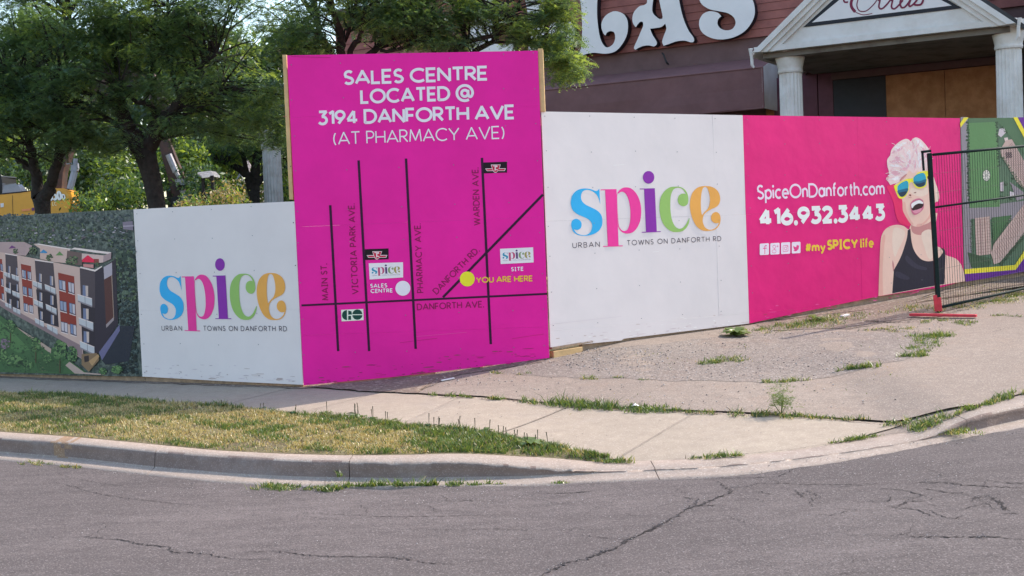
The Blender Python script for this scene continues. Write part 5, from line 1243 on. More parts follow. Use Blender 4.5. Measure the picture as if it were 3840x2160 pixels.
# arm: boom comes down through the leaves, then the stick, cylinder and bucket linkage
ZB = lambda x, y: (540+x*.2346, 480+y*.2346)
def pb(pts, off, th, m, name, bev=.015): return pe(pts, off, th, m, name, bev, f=ZB)
pe([(150,725),(165,640),(190,540),(250,380),(400,240),(560,260),(640,430),(600,470),(530,330),(400,300),(300,410),(240,560),(215,640),(205,725)], -.5, .45, M_RUST, 'boom', .015, f=lambda x, y: (x, y))
pb([(190,180),(330,120),(480,480),(640,860),(600,960),(720,1240),(600,1280),(430,1180),(340,760),(270,520)], -.3, .35, M_RUST, 'stick')
b = MB(); f = lambda x, y, o=0.: PE.P(*PE.uv(*ZB(x, y)), o)
b.tube([f(380,420,-.1), f(500,700,-.1)], .07, 8); b.tube([f(500,700,-.1), f(590,860,-.1)], .045, 8); b.build('hydraulic_cylinder', M_STEEL, exc)
pb([(500,830),(680,825),(690,900),(510,905)], -.05, .4, M_STEEL, 'pin_bracket'); pb([(560,1000),(640,1000),(760,1120),(760,1200),(700,1240),(590,1130)], -.1, .12, M_STEEL, 'linkage')
pb([(420,1120),(600,1080),(700,1240),(820,1290),(800,1500),(420,1500),(400,1250)], -.2, .9, M_BLACKM, 'bucket'); pb([(450,1175),(590,1170),(590,1195),(450,1200)], -.18, .1, M_STEEL, 'bucket_edge')
b = MB(); b.tube([f(620,1150,-.02), f(690,1200,-.02), f(780,1230,-.02), f(860,1240,-.02)], .03, 6); b.build('hose', M_BLACKM, exc)
pe([(-400,1350),(900,1320),(900,1600),(-400,1600)], .5, 3., M_BLACKM, 'track', .05)

# ------------------------------------------------------------------ trees
M_BARK = mat('dark_bark', (.034,.028,.025), rough=.95, vary=.45, scale=14., bump=.8, bscale=30.)
def leafm(n, c, t=.5): return mat(n, c, rough=.38, translucent=t, spec=.5)
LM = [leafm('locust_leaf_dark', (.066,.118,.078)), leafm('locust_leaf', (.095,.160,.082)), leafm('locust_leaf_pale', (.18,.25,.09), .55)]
def fronds(C, N, rad, flat, L, rng, lw=.014, ll=.036, pairs=6, droop=.2):
    n = len(C)*N; c = np.repeat(C, N, 0)
    r = rng.normal(size=(n, 3)); r /= np.linalg.norm(r, axis=1)[:, None]; r *= (rng.random((n, 1))**.4)*rad; r[:, 2] *= flat
    B = c+r; az = rng.random(n)*2*np.pi; d = np.stack([np.cos(az), np.sin(az), -droop+rng.normal(size=n)*.3], 1); d /= np.linalg.norm(d, axis=1)[:, None]
    up = np.stack([rng.normal(size=n)*.4, rng.normal(size=n)*.4, np.ones(n)], 1); s = np.cross(d, up); s /= np.linalg.norm(s, axis=1)[:, None]
    nn = np.cross(s, d); l = L*(.6+.6*rng.random(n)); V = []
    for i in range(pairs):
        t = (i+.6)/pairs; q = B+d*(l*t)[:, None]-np.array([0, 0, 1.])*(l*t*t*.25)[:, None]
        k = ll*(1-.5*abs(t-.45)*1.4)
        for sg in (1, -1):
            V += [q-d*lw*.6, q+d*lw*.7, q+s*sg*k+d*k*.35+nn*rng.normal(size=(n, 1))*.006]
    V = np.stack(V, 1).reshape(-1, 3); per = pairs*6
    F = np.arange(len(V)).reshape(-1, 3); return V, F, np.repeat(np.arange(n), per//3)
def quads(C, N, rad, size, rng, flat=1.):
    n = len(C)*N; c = np.repeat(C, N, 0); r = rng.normal(size=(n, 3)); r /= np.linalg.norm(r, axis=1)[:, None]
    R_ = np.repeat(rad if hasattr(rad, '__len__') else np.full(len(C), rad), N)
    r *= ((rng.random(n)**.45)*R_)[:, None]; r[:, 2] *= flat; B = c+r
    a = rng.normal(size=(n, 3)); a /= np.linalg.norm(a, axis=1)[:, None]; b = np.cross(a, rng.normal(size=(n, 3))); b /= np.linalg.norm(b, axis=1)[:, None]
    sz = (size*(.55+.8*rng.random(n)))[:, None]
    V = np.stack([B-a*sz, B+b*sz*.42, B+a*sz, B-b*sz*.42], 1).reshape(-1, 3); F = np.arange(len(V)).reshape(-1, 4); return V, F, np.arange(n)
def locust(label, Y, trunk, limbs, zones, nfr, rad=.30, seed=1, group='honey locust trees behind the hoarding', mixw=(.35, .45, .2), dY=1.1, trunk_from=None):
    rng = np.random.default_rng(seed); rnd = random.Random(seed); sc = Y/CF
    base = onY(trunk[0][0], trunk[0][1], Y); gz = Sx(base[0])+.3
    t = empty('locust_tree', (base[0], base[1], gz), label, 'tree', group)
    b = MB(); pts = [np.array([base[0]+.03, base[1], gz-.1])]+[onY(x, y, Y) for x, y, r in trunk]; rs = [trunk[0][2]*sc*1.35]+[r*sc for x, y, r in trunk]
    b.tube(pts, rs, 12); nodes = [(p, rs[-1]) for p in pts[-2:]]
    b.build('trunk', M_BARK, t, smooth=True); 
    for li, L_ in enumerate(limbs):
        b = MB(); P_ = []; R_ = []; dd = rnd.uniform(-1, 1)*.9
        for i, (x, y, r) in enumerate(L_): P_.append(onY(x, y, Y+dd*i/len(L_))); R_.append(r*sc)
        Q = []; QR = []
        for i in range(len(P_)-1):
            p0 = P_[max(i-1, 0)]; p1 = P_[i]; p2 = P_[i+1]; p3 = P_[min(i+2, len(P_)-1)]
            for j in range(4):
                u = j/4; Q.append(.5*((2*p1)+(-p0+p2)*u+(2*p0-5*p1+4*p2-p3)*u*u+(-p0+3*p1-3*p2+p3)*u**3)+np.array([rnd.gauss(0, .012) for _ in range(3)])); QR.append(R_[i]+(R_[i+1]-R_[i])*u)
        Q.append(P_[-1]); QR.append(R_[-1]); b.tube(Q, QR, 9); nodes += list(zip(Q, QR)); b.build('limb', M_BARK, t, smooth=True)
    C = []
    for cx, cy, rx, ry, n in zones:
        for _ in range(n):
            a = rnd.uniform(0, 6.283); d = math.sqrt(rnd.random()); C.append(onY(cx+math.cos(a)*d*rx, cy+math.sin(a)*d*ry, Y+rnd.uniform(-dY, dY)))
    C = np.array(C); NP = np.array([p for p, r in nodes]); b = MB(); near = []
    for c in C:
        dist = np.linalg.norm(NP-c, axis=1)+np.maximum(0, NP[:, 2]-c[2])*1.2; o_ = np.argsort(dist)[:9]; i = int(o_[rnd.randrange(len(o_))]) if rnd.random() < .75 else int(o_[0]); p = NP[i]; m = (p+c)/2+np.array([rnd.gauss(0, .08), rnd.gauss(0, .08), .10*np.linalg.norm(c-p)])
        if dist[i] > 1.5: continue
        r0 = min(nodes[i][1]*.6, .007+.009*np.linalg.norm(c-p)) if i < len(nodes) else .012
        b.tube([p, (p*.55+m*.45), m, c, c+(c-m)*.35], [r0*1.3, r0, r0*.75, r0*.4, .002], 4, cap=False)
        if len(near) < 5000: near.append((m, r0*.7))
    o = b.build('branches', M_BARK, t); o['kind'] = 'stuff'
    V, F, idx = fronds(C, nfr, rad, .5, .15, rng)
    cm = rng.choice(3, size=len(C), p=mixw); mi = cm[idx//nfr]; j = rng.random(len(idx)) < .25; mi[j] = rng.choice(3, size=j.sum(), p=mixw)
    mesh_np('crown', V, F, LM, mi, parent=t)['kind'] = 'stuff'
    return t
locust('large dark honey locust whose thick leaning trunk rises above the left white panel', 18.,
  [(592,800,33), (580,720,34), (562,640,36), (540,560,42)],
  [[(530,560,38), (490,498,30), (458,430,24), (430,385,18), (362,362,14), (294,334,11), (226,283,8), (160,250,4)],
   [(550,560,34), (577,490,30), (612,450,26), (651,419,22), (679,368,17), (720,300,12), (764,238,9), (830,198,5)],
   [(470,440,20), (452,380,18), (425,300,16), (400,250,15), (340,215,13), (283,158,11), (258,60,9), (250,-60,7)],
   [(430,300,14), (440,240,12), (425,160,9), (419,60,6)], [(600,450,14), (566,405,11), (500,370,8), (440,330,5)], [(580,440,12), (577,370,9), (566,255,6), (590,120,4)],
   [(651,419,13), (700,400,9), (780,350,6), (860,320,4)], [(470,480,10), (380,430,7), (300,380,5), (230,370,3)], [(258,60,8), (320,-40,6), (420,-160,4)], [(679,368,9), (640,260,7), (620,120,5), (640,-60,4)]],
  [(520,-80,560,160,100), (300,130,260,140,54), (560,120,260,140,56), (800,130,210,150,40), (300,330,200,110,36), (620,300,190,90,24), (860,330,150,110,24), (420,520,130,50,14), (700,440,150,60,18), (180,420,120,80,18), (880,470,90,60,10), (1005,420,75,110,26), (1010,510,50,28,5)], 52, seed=3, mixw=(.42,.43,.15))
locust('honey locust with a low forked trunk standing in front of the yellow excavator', 18.6,
  [(163,830,27), (160,780,29), (156,745,33)],
  [[(152,750,28), (142,705,22), (130,640,19), (118,575,16), (95,480,12), (60,380,8), (30,280,5)], [(135,660,13), (100,620,12), (60,590,10), (10,560,8), (-60,500,5)],
   [(166,750,26), (182,712,22), (200,670,20), (214,615,19), (228,575,17), (262,545,13), (310,530,9), (370,500,5)], [(225,585,14), (215,520,11), (220,430,8), (250,330,5)]],
  [(60,480,220,120,56), (250,480,160,70,26), (-60,250,200,200,60), (150,250,140,140,26), (60,60,160,140,30), (300,500,100,60,12), (-20,560,70,40,5)], 50, seed=5, mixw=(.5,.4,.1))
locust('smaller honey locust with a short dark trunk beside the lone fluted column', 30.5,
  [(955,830,19), (954,760,20), (951,710,23)],
  [[(948,715,22), (930,665,17), (895,632,13), (850,610,10), (800,600,7), (740,585,4)], [(954,715,21), (955,650,19), (962,590,14), (980,510,9), (1000,400,5)], [(960,700,12), (985,668,11), (1010,660,8), (1050,600,4)], [(930,665,10), (915,600,8), (880,520,6), (860,430,4)]],
  [(930,500,150,90,44), (820,520,130,70,30), (1030,460,80,110,44), (900,360,140,90,28), (760,560,60,30,6), (1010,590,40,40,6)], 44, rad=.34, seed=7, mixw=(.45,.35,.2), dY=1.4)
locust('honey locust with many upright limbs rising right behind the map board', 17.2,
  [(1300,900,26), (1295,500,24), (1290,300,22)],
  [[(1280,310,16), (1238,198,14), (1204,141,12), (1187,57,10), (1165,-40,7)], [(1290,310,17), (1283,192,16), (1272,113,14), (1243,28,10), (1225,-90,6)], [(1295,310,14), (1317,187,11), (1351,136,9), (1362,60,7), (1380,-60,4)],
   [(1300,320,15), (1407,181,12), (1509,130,10), (1566,57,8), (1590,-40,5)], [(1270,260,10), (1150,190,7), (1080,120,4)], [(1283,192,9), (1310,100,7), (1330,0,5)], [(1407,181,8), (1450,190,6), (1560,165,4)]],
  [(1120,170,90,80,22), (1080,60,90,80,12), (1090,330,60,60,0), (1170,40,60,60,8), (1380,20,140,70,26), (1420,100,110,60,18), (1560,80,110,80,30), (1650,120,70,60,16), (1300,-120,330,90,44), (1480,-30,160,60,20), (1160,190,60,30,6)], 46, seed=9, mixw=(.4,.4,.2))
locust('honey locust whose leafy end droops past the right top corner of the map board', 17.0,
  [(1640,900,24), (1640,500,22), (1650,290,20)],
  [[(1650,300,18), (1690,205,15), (1740,165,12), (1766,153,9), (1849,131,8), (1860,100,7), (1866,66,6), (1899,17,5), (1930,-50,4)], [(1700,260,14), (1790,190,10), (1842,159,9), (1859,142,7), (1912,83,6), (1948,0,5), (1980,-80,4)],
   [(1650,300,10), (1620,150,9), (1600,20,7), (1610,-120,5)], [(1842,159,6), (1900,158,5), (1990,162,4), (2050,185,3.4), (2110,225,3), (2170,235,2.4)], [(1899,17,4), (1990,-20,4), (2080,-10,3)]],
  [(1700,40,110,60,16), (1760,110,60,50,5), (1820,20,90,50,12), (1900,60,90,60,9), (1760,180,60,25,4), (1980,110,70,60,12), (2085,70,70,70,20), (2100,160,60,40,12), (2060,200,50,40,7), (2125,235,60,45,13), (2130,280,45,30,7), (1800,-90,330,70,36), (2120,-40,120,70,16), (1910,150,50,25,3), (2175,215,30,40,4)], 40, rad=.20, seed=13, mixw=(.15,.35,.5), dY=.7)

# far belt of trees and sunlit shrubs
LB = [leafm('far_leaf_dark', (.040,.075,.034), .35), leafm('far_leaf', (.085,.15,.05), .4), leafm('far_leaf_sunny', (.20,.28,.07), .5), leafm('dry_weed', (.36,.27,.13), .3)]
def bushy(name, label, cat, group, Y, ells, n, size, seed, w, trunk=None, dY=1.5):
    rng = np.random.default_rng(seed); C = []; 
    cx, cy = ells[0][0], max(e[1]+e[3] for e in ells); g = onY(cx, cy, Y)
    gz = Sx(g[0])+.35
    t = empty(name, (g[0], g[1], gz), label, cat, group)
    for ex, ey, rx, ry, k_ in ells:
        for _ in range(k_):
            a = rng.random()*6.283; d = math.sqrt(rng.random()); C.append(onY(ex+math.cos(a)*d*rx, ey+math.sin(a)*d*ry, Y+rng.uniform(-dY, dY)))
    C = np.array(C); C[:, 2] = np.maximum(C[:, 2], gz+.1)
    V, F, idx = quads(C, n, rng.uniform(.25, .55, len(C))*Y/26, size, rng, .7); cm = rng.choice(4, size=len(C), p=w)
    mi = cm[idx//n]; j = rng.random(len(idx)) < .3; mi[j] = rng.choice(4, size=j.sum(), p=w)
    mesh_np('crown' if trunk else 'foliage', V, F, LB, mi, parent=t)['kind'] = 'stuff'
    b = MB()
    if trunk:
        b.tube([(g[0], g[1], gz-.2), (g[0]+.1, g[1], gz+trunk*.5), (g[0]-.1, g[1], gz+trunk)], [.22, .17, .1], 8); b.build('trunk', M_BARK, t)
    else:
        for i in range(7): b.tube([(g[0], g[1], gz-.1), tuple(C[int(rng.integers(len(C)))])], [.02, .006], 4, cap=False)
        b.build('stem', M_BARK, t)
    return t
gT = 'trees of the far belt behind the lot'
for i, (x, y, rx, ry, k_) in enumerate(((-120,420,260,330,150), (150,380,200,330,150), (400,420,190,330,150), (640,400,170,330,140), (860,430,170,300,130), (1090,420,160,330,130))):
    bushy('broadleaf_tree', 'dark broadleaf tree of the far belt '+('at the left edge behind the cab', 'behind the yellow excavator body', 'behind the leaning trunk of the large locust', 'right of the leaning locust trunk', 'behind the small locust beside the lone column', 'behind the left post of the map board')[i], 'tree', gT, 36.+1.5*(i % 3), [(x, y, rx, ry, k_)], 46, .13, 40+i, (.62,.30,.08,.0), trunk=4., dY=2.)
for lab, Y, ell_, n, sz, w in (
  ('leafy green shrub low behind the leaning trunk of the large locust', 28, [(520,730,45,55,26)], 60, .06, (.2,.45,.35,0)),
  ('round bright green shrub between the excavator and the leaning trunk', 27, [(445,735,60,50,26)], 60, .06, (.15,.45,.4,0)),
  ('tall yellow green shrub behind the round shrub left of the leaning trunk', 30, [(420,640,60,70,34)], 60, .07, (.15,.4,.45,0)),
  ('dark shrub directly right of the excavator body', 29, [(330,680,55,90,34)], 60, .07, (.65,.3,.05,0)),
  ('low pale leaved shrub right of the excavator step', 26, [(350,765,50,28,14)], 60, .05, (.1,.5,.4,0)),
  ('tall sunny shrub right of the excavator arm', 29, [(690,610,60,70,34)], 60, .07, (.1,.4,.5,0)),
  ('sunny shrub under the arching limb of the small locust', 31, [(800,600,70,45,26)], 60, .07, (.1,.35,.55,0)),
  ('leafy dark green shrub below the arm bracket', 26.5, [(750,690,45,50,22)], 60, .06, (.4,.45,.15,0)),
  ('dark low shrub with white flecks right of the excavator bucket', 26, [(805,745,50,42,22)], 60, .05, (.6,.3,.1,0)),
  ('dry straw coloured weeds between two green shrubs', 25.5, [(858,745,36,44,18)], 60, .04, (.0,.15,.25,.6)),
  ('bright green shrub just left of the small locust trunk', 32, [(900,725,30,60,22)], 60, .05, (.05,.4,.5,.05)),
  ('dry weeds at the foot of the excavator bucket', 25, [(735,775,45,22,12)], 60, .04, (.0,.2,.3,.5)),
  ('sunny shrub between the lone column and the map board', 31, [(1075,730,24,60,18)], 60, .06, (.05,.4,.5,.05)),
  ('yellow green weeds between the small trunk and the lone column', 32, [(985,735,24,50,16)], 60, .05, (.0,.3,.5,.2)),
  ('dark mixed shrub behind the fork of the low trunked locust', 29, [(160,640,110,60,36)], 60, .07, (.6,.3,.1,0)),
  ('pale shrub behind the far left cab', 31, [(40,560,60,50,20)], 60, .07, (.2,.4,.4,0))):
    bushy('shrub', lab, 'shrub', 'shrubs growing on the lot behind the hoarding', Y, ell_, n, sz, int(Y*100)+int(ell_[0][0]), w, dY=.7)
# low litter of weeds along the back of the hoarding lot
def cover(name, kind_label, x0, x1, y0, y1, n, size, seed, w, zf):
    rng = np.random.default_rng(seed); X = rng.uniform(x0, x1, n); Yy = rng.uniform(y0, y1, n); C = np.stack([X, Yy, np.array([zf(a, b_) for a, b_ in zip(X, Yy)])+.12], 1)
    V, F, idx = quads(C, 16, .30, size, rng, .8); mi = rng.choice(4, size=len(C), p=w)[idx//16]; return tag(mesh_np(name, V, F, LB, mi), kind='stuff')
cover('undergrowth', '', -10, 1, 19.5, 34, 1800, .06, 77, (.2,.4,.25,.15), lambda x, y: Sx(x)+.35)
# slanting board of an old shelter and a gravel mound
sh = empty('shelter', onY(778, 760, 25.4), 'small weathered shelter with a slanted plank roof among the shrubs right of the excavator arm', 'shelter')
PS = Pan(onY(778, 700, 25.4), (1, -.2)); Z8 = lambda x, y: (540+x*.2346, 480+y*.2346)
for i in range(5):
    t0 = i/5; t1 = (i+.92)/5; L_ = lambda a, c, t: (a[0]+(c[0]-a[0])*t, a[1]+(c[1]-a[1])*t)
    q = [L_((925,715),(1005,780),t0), L_((1045,682),(1112,748),t0), L_((1045,682),(1112,748),t1), L_((925,715),(1005,780),t1)]
    b = MB(); b.prism([PS.P(*PS.uv(*Z8(*p)), .2-.25*k_) for k_, p in enumerate(q)], (0, 0, -.05)); b.build('roof_plank', M_STEEL if i % 2 else M_SHING, sh)
b = MB()
for x in (940, 1090): p = PS.P(*PS.uv(*Z8(x, 760))); b.bar(p, (p[0], p[1], .6), .06, .06)
b.build('post', M_BARK, sh)
M_GRAV = ground_mat('gravel', (.36,.31,.32), (.2,.17,.17), (.5,.46,.46), (.3,.26,.27), scale=14., bump=.8, bumpscale=10)
g0 = onY(900, 690, 33); b = MB(); vs = []; fs = []; nr, ns = 10, 32
for i in range(nr+1):
    for j in range(ns):
        a = 2*math.pi*j/ns; r = i/nr; vs.append((g0[0]+math.cos(a)*r*1.7, g0[1]+math.sin(a)*r*3+1, .9+(3.1*(1-r)**1.1)+random.uniform(-.05, .05)))
for i in range(nr):
    for j in range(ns): fs.append((i*ns+j, (i+1)*ns+j, (i+1)*ns+(j+1) % ns, i*ns+(j+1) % ns))
b.add(vs, fs); tag(b.build('gravel_mound', M_GRAV, smooth=True), 'grey pink gravel mound seen through the gap left of the small locust', 'gravel mound')

# ------------------------------------------------------------------ grass, weeds and debris on the street side
GM = [leafm('grass_green', (.095,.150,.040), .35), leafm('grass_lime', (.16,.215,.06), .35), leafm('grass_dry', (.42,.33,.15), .25), leafm('grass_straw', (.55,.45,.25), .2), leafm('grass_dark', (.035,.075,.022), .3), mat('dead_thatch', (.20,.13,.08), .95)]
def blades(P, h, w, mi, rng, name, lean=.5):
    n = len(P); az = rng.random(n)*6.283; d = np.stack([np.cos(az), np.sin(az), np.zeros(n)], 1); az2 = rng.random(n)*6.283; s = np.stack([np.cos(az2), np.sin(az2), np.zeros(n)], 1)
    h = h*(.5+rng.random(n)); ln = (rng.random(n)**.7)*lean*h; ww = w*(.6+.8*rng.random(n)); up = np.array([0, 0, 1.])
    a = P-s*ww[:, None]*.5; b = P+s*ww[:, None]*.5; m = P+up*(h*.55)[:, None]+d*(ln*.35)[:, None]; m1 = m-s*ww[:, None]*.4; m2 = m+s*ww[:, None]*.4; tip = P+up*(h*.95)[:, None]+d*ln[:, None]
    V = np.stack([a, b, m2, m1, tip], 1).reshape(-1, 3); i = np.arange(n)*5
    F = np.concatenate([np.stack([i, i+1, i+2], 1), np.stack([i, i+2, i+3], 1), np.stack([i+3, i+2, i+4], 1)]); mi = np.concatenate([mi]*3)
    return tag(mesh_np(name, V, F, GM, mi), kind='stuff')
def nse(x, y, s, ph=0): return (np.sin(x*s+ph+1.7*np.sin(y*s*.7+ph))*np.cos(y*s*1.3+ph*2)+.6*np.sin(x*s*2.3+y*s*1.9+ph)+.4*np.cos(x*s*4.1-y*s*3.3+ph*3))/2
rng = np.random.default_rng(5)
X = np.concatenate([rng.uniform(-7.5, 1.0, 130000), rng.uniform(-16, -7.5, 20000)]); T = rng.random(len(X)); g = np.array([KG(x) for x in X]); gb = np.array([GB(x) for x in X]); Wd = np.maximum(gb-g, 0); Yv = g+.02+(Wd+.02)*T
keep = (Wd > .02) & (rng.random(len(X)) < np.clip(Wd/1.0, .25, 1)); X = X[keep]; T = T[keep]; Yv = Yv[keep]; Wd = Wd[keep]
Zv = np.array([H(a, b_) for a, b_ in zip(X, Yv)])+.004+.02*np.sin(np.pi*T)
dry = 1.2*nse(X, Yv, 2.4, .4)+.9*nse(X, Yv, 7., 2.)+.6*nse(X, Yv, 17., 3.)+.68-.7*np.exp(-((T-1)/.10)**2)-.35*np.exp(-(T/.12)**2)-1.0*np.clip((X+1.3)/1.3, 0, 1)+rng.normal(size=len(X))*.28
bare = nse(X, Yv, 3.3, 5.)+.5*nse(X, Yv, 11., 1.)+(.9*np.exp(-(T/.10)**2))*np.clip((-X-.5)/1.5, .2, 1); keep = ~((bare > .55) & (rng.random(len(X)) < .8))
u = rng.random(len(X)); mi = np.where(dry > .15, np.where(u < .35, 3, np.where(u < .78, 2, np.where(u < .9, 0, 5))), np.where(u < .50, 0, np.where(u < .70, 1, np.where(u < .86, 4, np.where(u < .94, 2, 5)))))
hh = np.where(dry > .15, .020, .034)*(1+.5*nse(X, Yv, 9., 1.))+.012*np.exp(-((T-1)/.08)**2)
P = np.stack([X, Yv, Zv], 1)[keep]; blades(P, hh[keep], .0065, mi[keep], rng, 'grass', .9)
# weeds rooted in seams
def seam_weeds(pts, zf, n, h, spread, seed, w=(.45,.25,.06,.04,.18,.02), gaps=.35, wd=.007):
    rng = np.random.default_rng(seed); Q = np.array([gpx(*p, zf)[:2] for p in pts]); seg = np.linalg.norm(np.diff(Q, axis=0), axis=1); cum = np.r_[0, np.cumsum(seg)]
    n = int(n*.52); t = rng.random(n*3)*cum[-1]; dens = nse(t*3., t*0+seed, 1.3, seed)+.6*nse(t, t*0, 6., seed+1); t = t[dens > gaps*2-.7][:n]; n = len(t)
    cl = rng.integers(0, max(3, n//26), n); co = rng.normal(size=(n, 2))*spread*1.3; tt = rng.random(n)*cum[-1]; tc = t[cl % n]; t = tc+rng.normal(size=n)*.025
    x = np.interp(t, cum, Q[:, 0])+co[cl, 0]+rng.normal(size=n)*spread*.45; y = np.interp(t, cum, Q[:, 1])+co[cl, 1]+rng.normal(size=n)*spread*.45
    z = np.array([zf(a, b_) for a, b_ in zip(x, y)])+.008; hv = h*(.7+.6*np.clip(nse(t, t*0, 2.5, seed), -.5, 1)); mi = rng.choice(6, size=n, p=w)
    hv = hv*rng.choice([.35, .6, 1.], size=n, p=(.4,.35,.25)); blades(np.stack([x, y, z], 1), hv, wd, mi, rng, 'weeds', 1.3)
seam_weeds([(1625,1484),(1800,1498),(1929,1505),(2111,1523)], H, 1500, .05, .022, 1, gaps=.3)
seam_weeds([(2060,1515),(2200,1527),(2300,1533)], H, 2400, .085, .045, 2, gaps=-.5, w=(.5,.18,.02,.0,.3,0)); seam_weeds([(2350,1534),(2420,1540),(2500,1546)], H, 2000, .085, .045, 3, gaps=-.5, w=(.5,.18,.02,.0,.3,0))
seam_weeds([(2500,1546),(2766,1556),(3132,1576),(3497,1588)], H, 3400, .055, .035, 4, gaps=.05, w=(.35,.2,.1,.05,.2,.1))
seam_weeds([(1838,1401),(2111,1418),(2500,1431),(2912,1438),(3132,1415)], H, 1500, .04, .03, 6, gaps=.5, w=(.35,.25,.1,.1,.15,.05))
seam_weeds([(3150,1392),(3220,1384),(3280,1374)], H, 900, .06, .03, 7, gaps=-.5); seam_weeds([(3370,1345),(3440,1335),(3485,1318)], H, 900, .05, .04, 8, gaps=-.5)
seam_weeds([(3460,1310),(3490,1285),(3515,1262),(3475,1270)], H, 2200, .075, .07, 9, gaps=-.5, w=(.45,.35,.02,.0,.18,0))
seam_weeds([(2640,1368),(2700,1358),(2760,1352)], H, 1100, .08, .06, 10, gaps=-.4); 
seam_weeds([(2870,1240),(2960,1228),(3050,1218),(3140,1200),(3190,1185)], H, 3200, .07, .10, 11, gaps=0, w=(.4,.32,.1,.03,.13,.02))
seam_weeds([(2990,1228),(3250,1240),(3480,1235)], H, 900, .035, .07, 12, gaps=.4, w=(.3,.2,.2,.1,.1,.1))
seam_weeds([(3260,1122),(3330,1108),(3430,1090),(3500,1080)], H, 2200, .11, .08, 13, gaps=0, w=(.35,.3,.15,.1,.1,0)); seam_weeds([(3300,1170),(3450,1160),(3560,1165),(3700,1140),(3840,1105)], H, 2800, .07, .12, 14, gaps=.2, w=(.3,.3,.2,.1,.1,0))
seam_weeds([(3440,1210),(3550,1205),(3640,1215)], H, 900, .05, .05, 15, gaps=.1); seam_weeds([(3700,1140),(3760,1128),(3840,1100)], H, 1200, .08, .06, 16, gaps=-.2, w=(.4,.3,.15,.05,.1,0)); seam_weeds([(3740,1185),(3800,1190)], H, 260, .05, .04, 17, gaps=-.5)
seam_weeds([(2600,1722),(2693,1716),(2770,1708)], H, 650, .05, .022, 18, gaps=0); seam_weeds([(2985,1689),(3278,1641),(3461,1603)], H, 1000, .03, .012, 19, gaps=.4)
seam_weeds([(3430,1610),(3500,1590),(3560,1575)], H, 800, .07, .04, 20, gaps=-.5); seam_weeds([(3571,1564),(3700,1520),(3840,1474)], H, 1800, .055, .022, 21, gaps=-.1)
seam_weeds([(3530,1625),(3580,1622),(3610,1628)], lambda x, y: zr(x)+.03, 1100, .06, .05, 22, gaps=-.5, w=(.4,.3,.2,.05,.05,0))
kerbz = lambda x, y: zr(x)-.01
seam_weeds([(990,1828),(1060,1835),(1110,1838)], kerbz, 1500, .06, .035, 23, gaps=-.5); seam_weeds([(1165,1838),(1230,1842),(1290,1835)], kerbz, 900, .06, .025, 24, gaps=-.3)
seam_weeds([(1300,1830),(1400,1826),(1550,1825),(1700,1824),(1830,1822)], kerbz, 2200, .055, .016, 25, gaps=.0, w=(.5,.3,.05,.02,.13,0)); seam_weeds([(1830,1823),(2100,1816),(2400,1802)], kerbz, 500, .03, .012, 26, gaps=.4)
seam_weeds([(80,1735),(180,1750),(290,1762)], kerbz, 900, .03, .02, 27, gaps=.1, w=(.2,.3,.2,.1,.1,.1)); seam_weeds([(1275,1790),(1262,1770),(1285,1745)], lambda x, y: zr(x)+.05, 400, .06, .015, 28, gaps=-.5)
seam_weeds([(2050,1690),(2170,1715),(2293,1736),(2350,1736)], H, 2200, .045, .03, 29, gaps=-.5, w=(.4,.3,.1,.05,.1,.05))
seam_weeds([(0,1480),(270,1486),(538,1508),(807,1526),(1077,1556),(1321,1578)], H, 2600, .06, .03, 30, gaps=.1, w=(.45,.25,.1,.05,.15,0))
seam_weeds([(0,1406),(530,1418),(1138,1452)], H, 1400, .035, .02, 31, gaps=.2, w=(.2,.1,.3,.1,.1,.2))
# plantains with seed stalks along the back edge of the verge
M_STALK = mat('seed_stalk_brown', (.07,.065,.035), .9)
def plantain(px, py, ns, h, nl, lab, cat='plant', grp=None, leaf=.075, seed=0, name='plantain_weed', zf=H):
    rr = random.Random(seed); p = gpx(px, py, zf); z = zf(p[0], p[1])+.005
    t = empty(name, (p[0], p[1], z), lab, cat, grp)
    b = MB()
    for i in range(nl):
        a = rr.uniform(0, 6.283); L = leaf*rr.uniform(.6, 1.2); d = np.array([math.cos(a), math.sin(a), 0]); s = np.array([-d[1], d[0], 0]); q0 = np.array([p[0], p[1], z]); rise = rr.uniform(.3, .9); w = L*.30
        c = [q0, q0+d*L*.35+np.array([0, 0, L*rise*.5]), q0+d*L*.7+np.array([0, 0, L*rise*.62]), q0+d*L+np.array([0, 0, L*rise*.4])]
        ws = [w*.15, w*.8, w, 0.001]; vs = []
        for ci, wi in zip(c, ws): vs += [ci-s*wi, ci+s*wi]
        b.add(vs, [(0,1,3,2), (2,3,5,4), (4,5,7,6)])
    b.build('leaf_rosette', GM[1] if name == 'rosette_weed' else GM[0] if rr.random() < .7 else GM[4], t)
    for i in range(ns):
        b = MB(); a = rr.uniform(0, 6.28); l = h*rr.uniform(.7, 1.1); q = np.array([p[0]+rr.uniform(-.04, .04), p[1]+rr.uniform(-.04, .04), z]); e = q+np.array([math.cos(a)*.12*l, math.sin(a)*.12*l, l])
        b.tube([q, (q*.55+e*.45), e], [.0018, .0025, .0042], 5); b.build('seed_stalk', M_STALK, t)
    return t
PX = [(1222,1560,1),(1330,1568,3),(1352,1572,2),(1400,1578,2),(1462,1588,2),(1612,1606,2),(1640,1612,2),(1725,1618,2),(1795,1628,1),(1822,1630,1),(1880,1645,1),(1903,1648,2),(1945,1660,2),(1970,1664,1),(2015,1672,1),(2048,1682,1),(840,1530,1),(975,1545,2),(1105,1558,2),(470,1500,1)]
for i, (x, y, n_) in enumerate(PX):
    plantain(x, y, n_, .125 if i < 16 else .09, 9, 'broadleaf plantain with thin dark seed stalks on the back edge of the grass verge', 'plant', 'plantains along the back of the verge', seed=50+i)
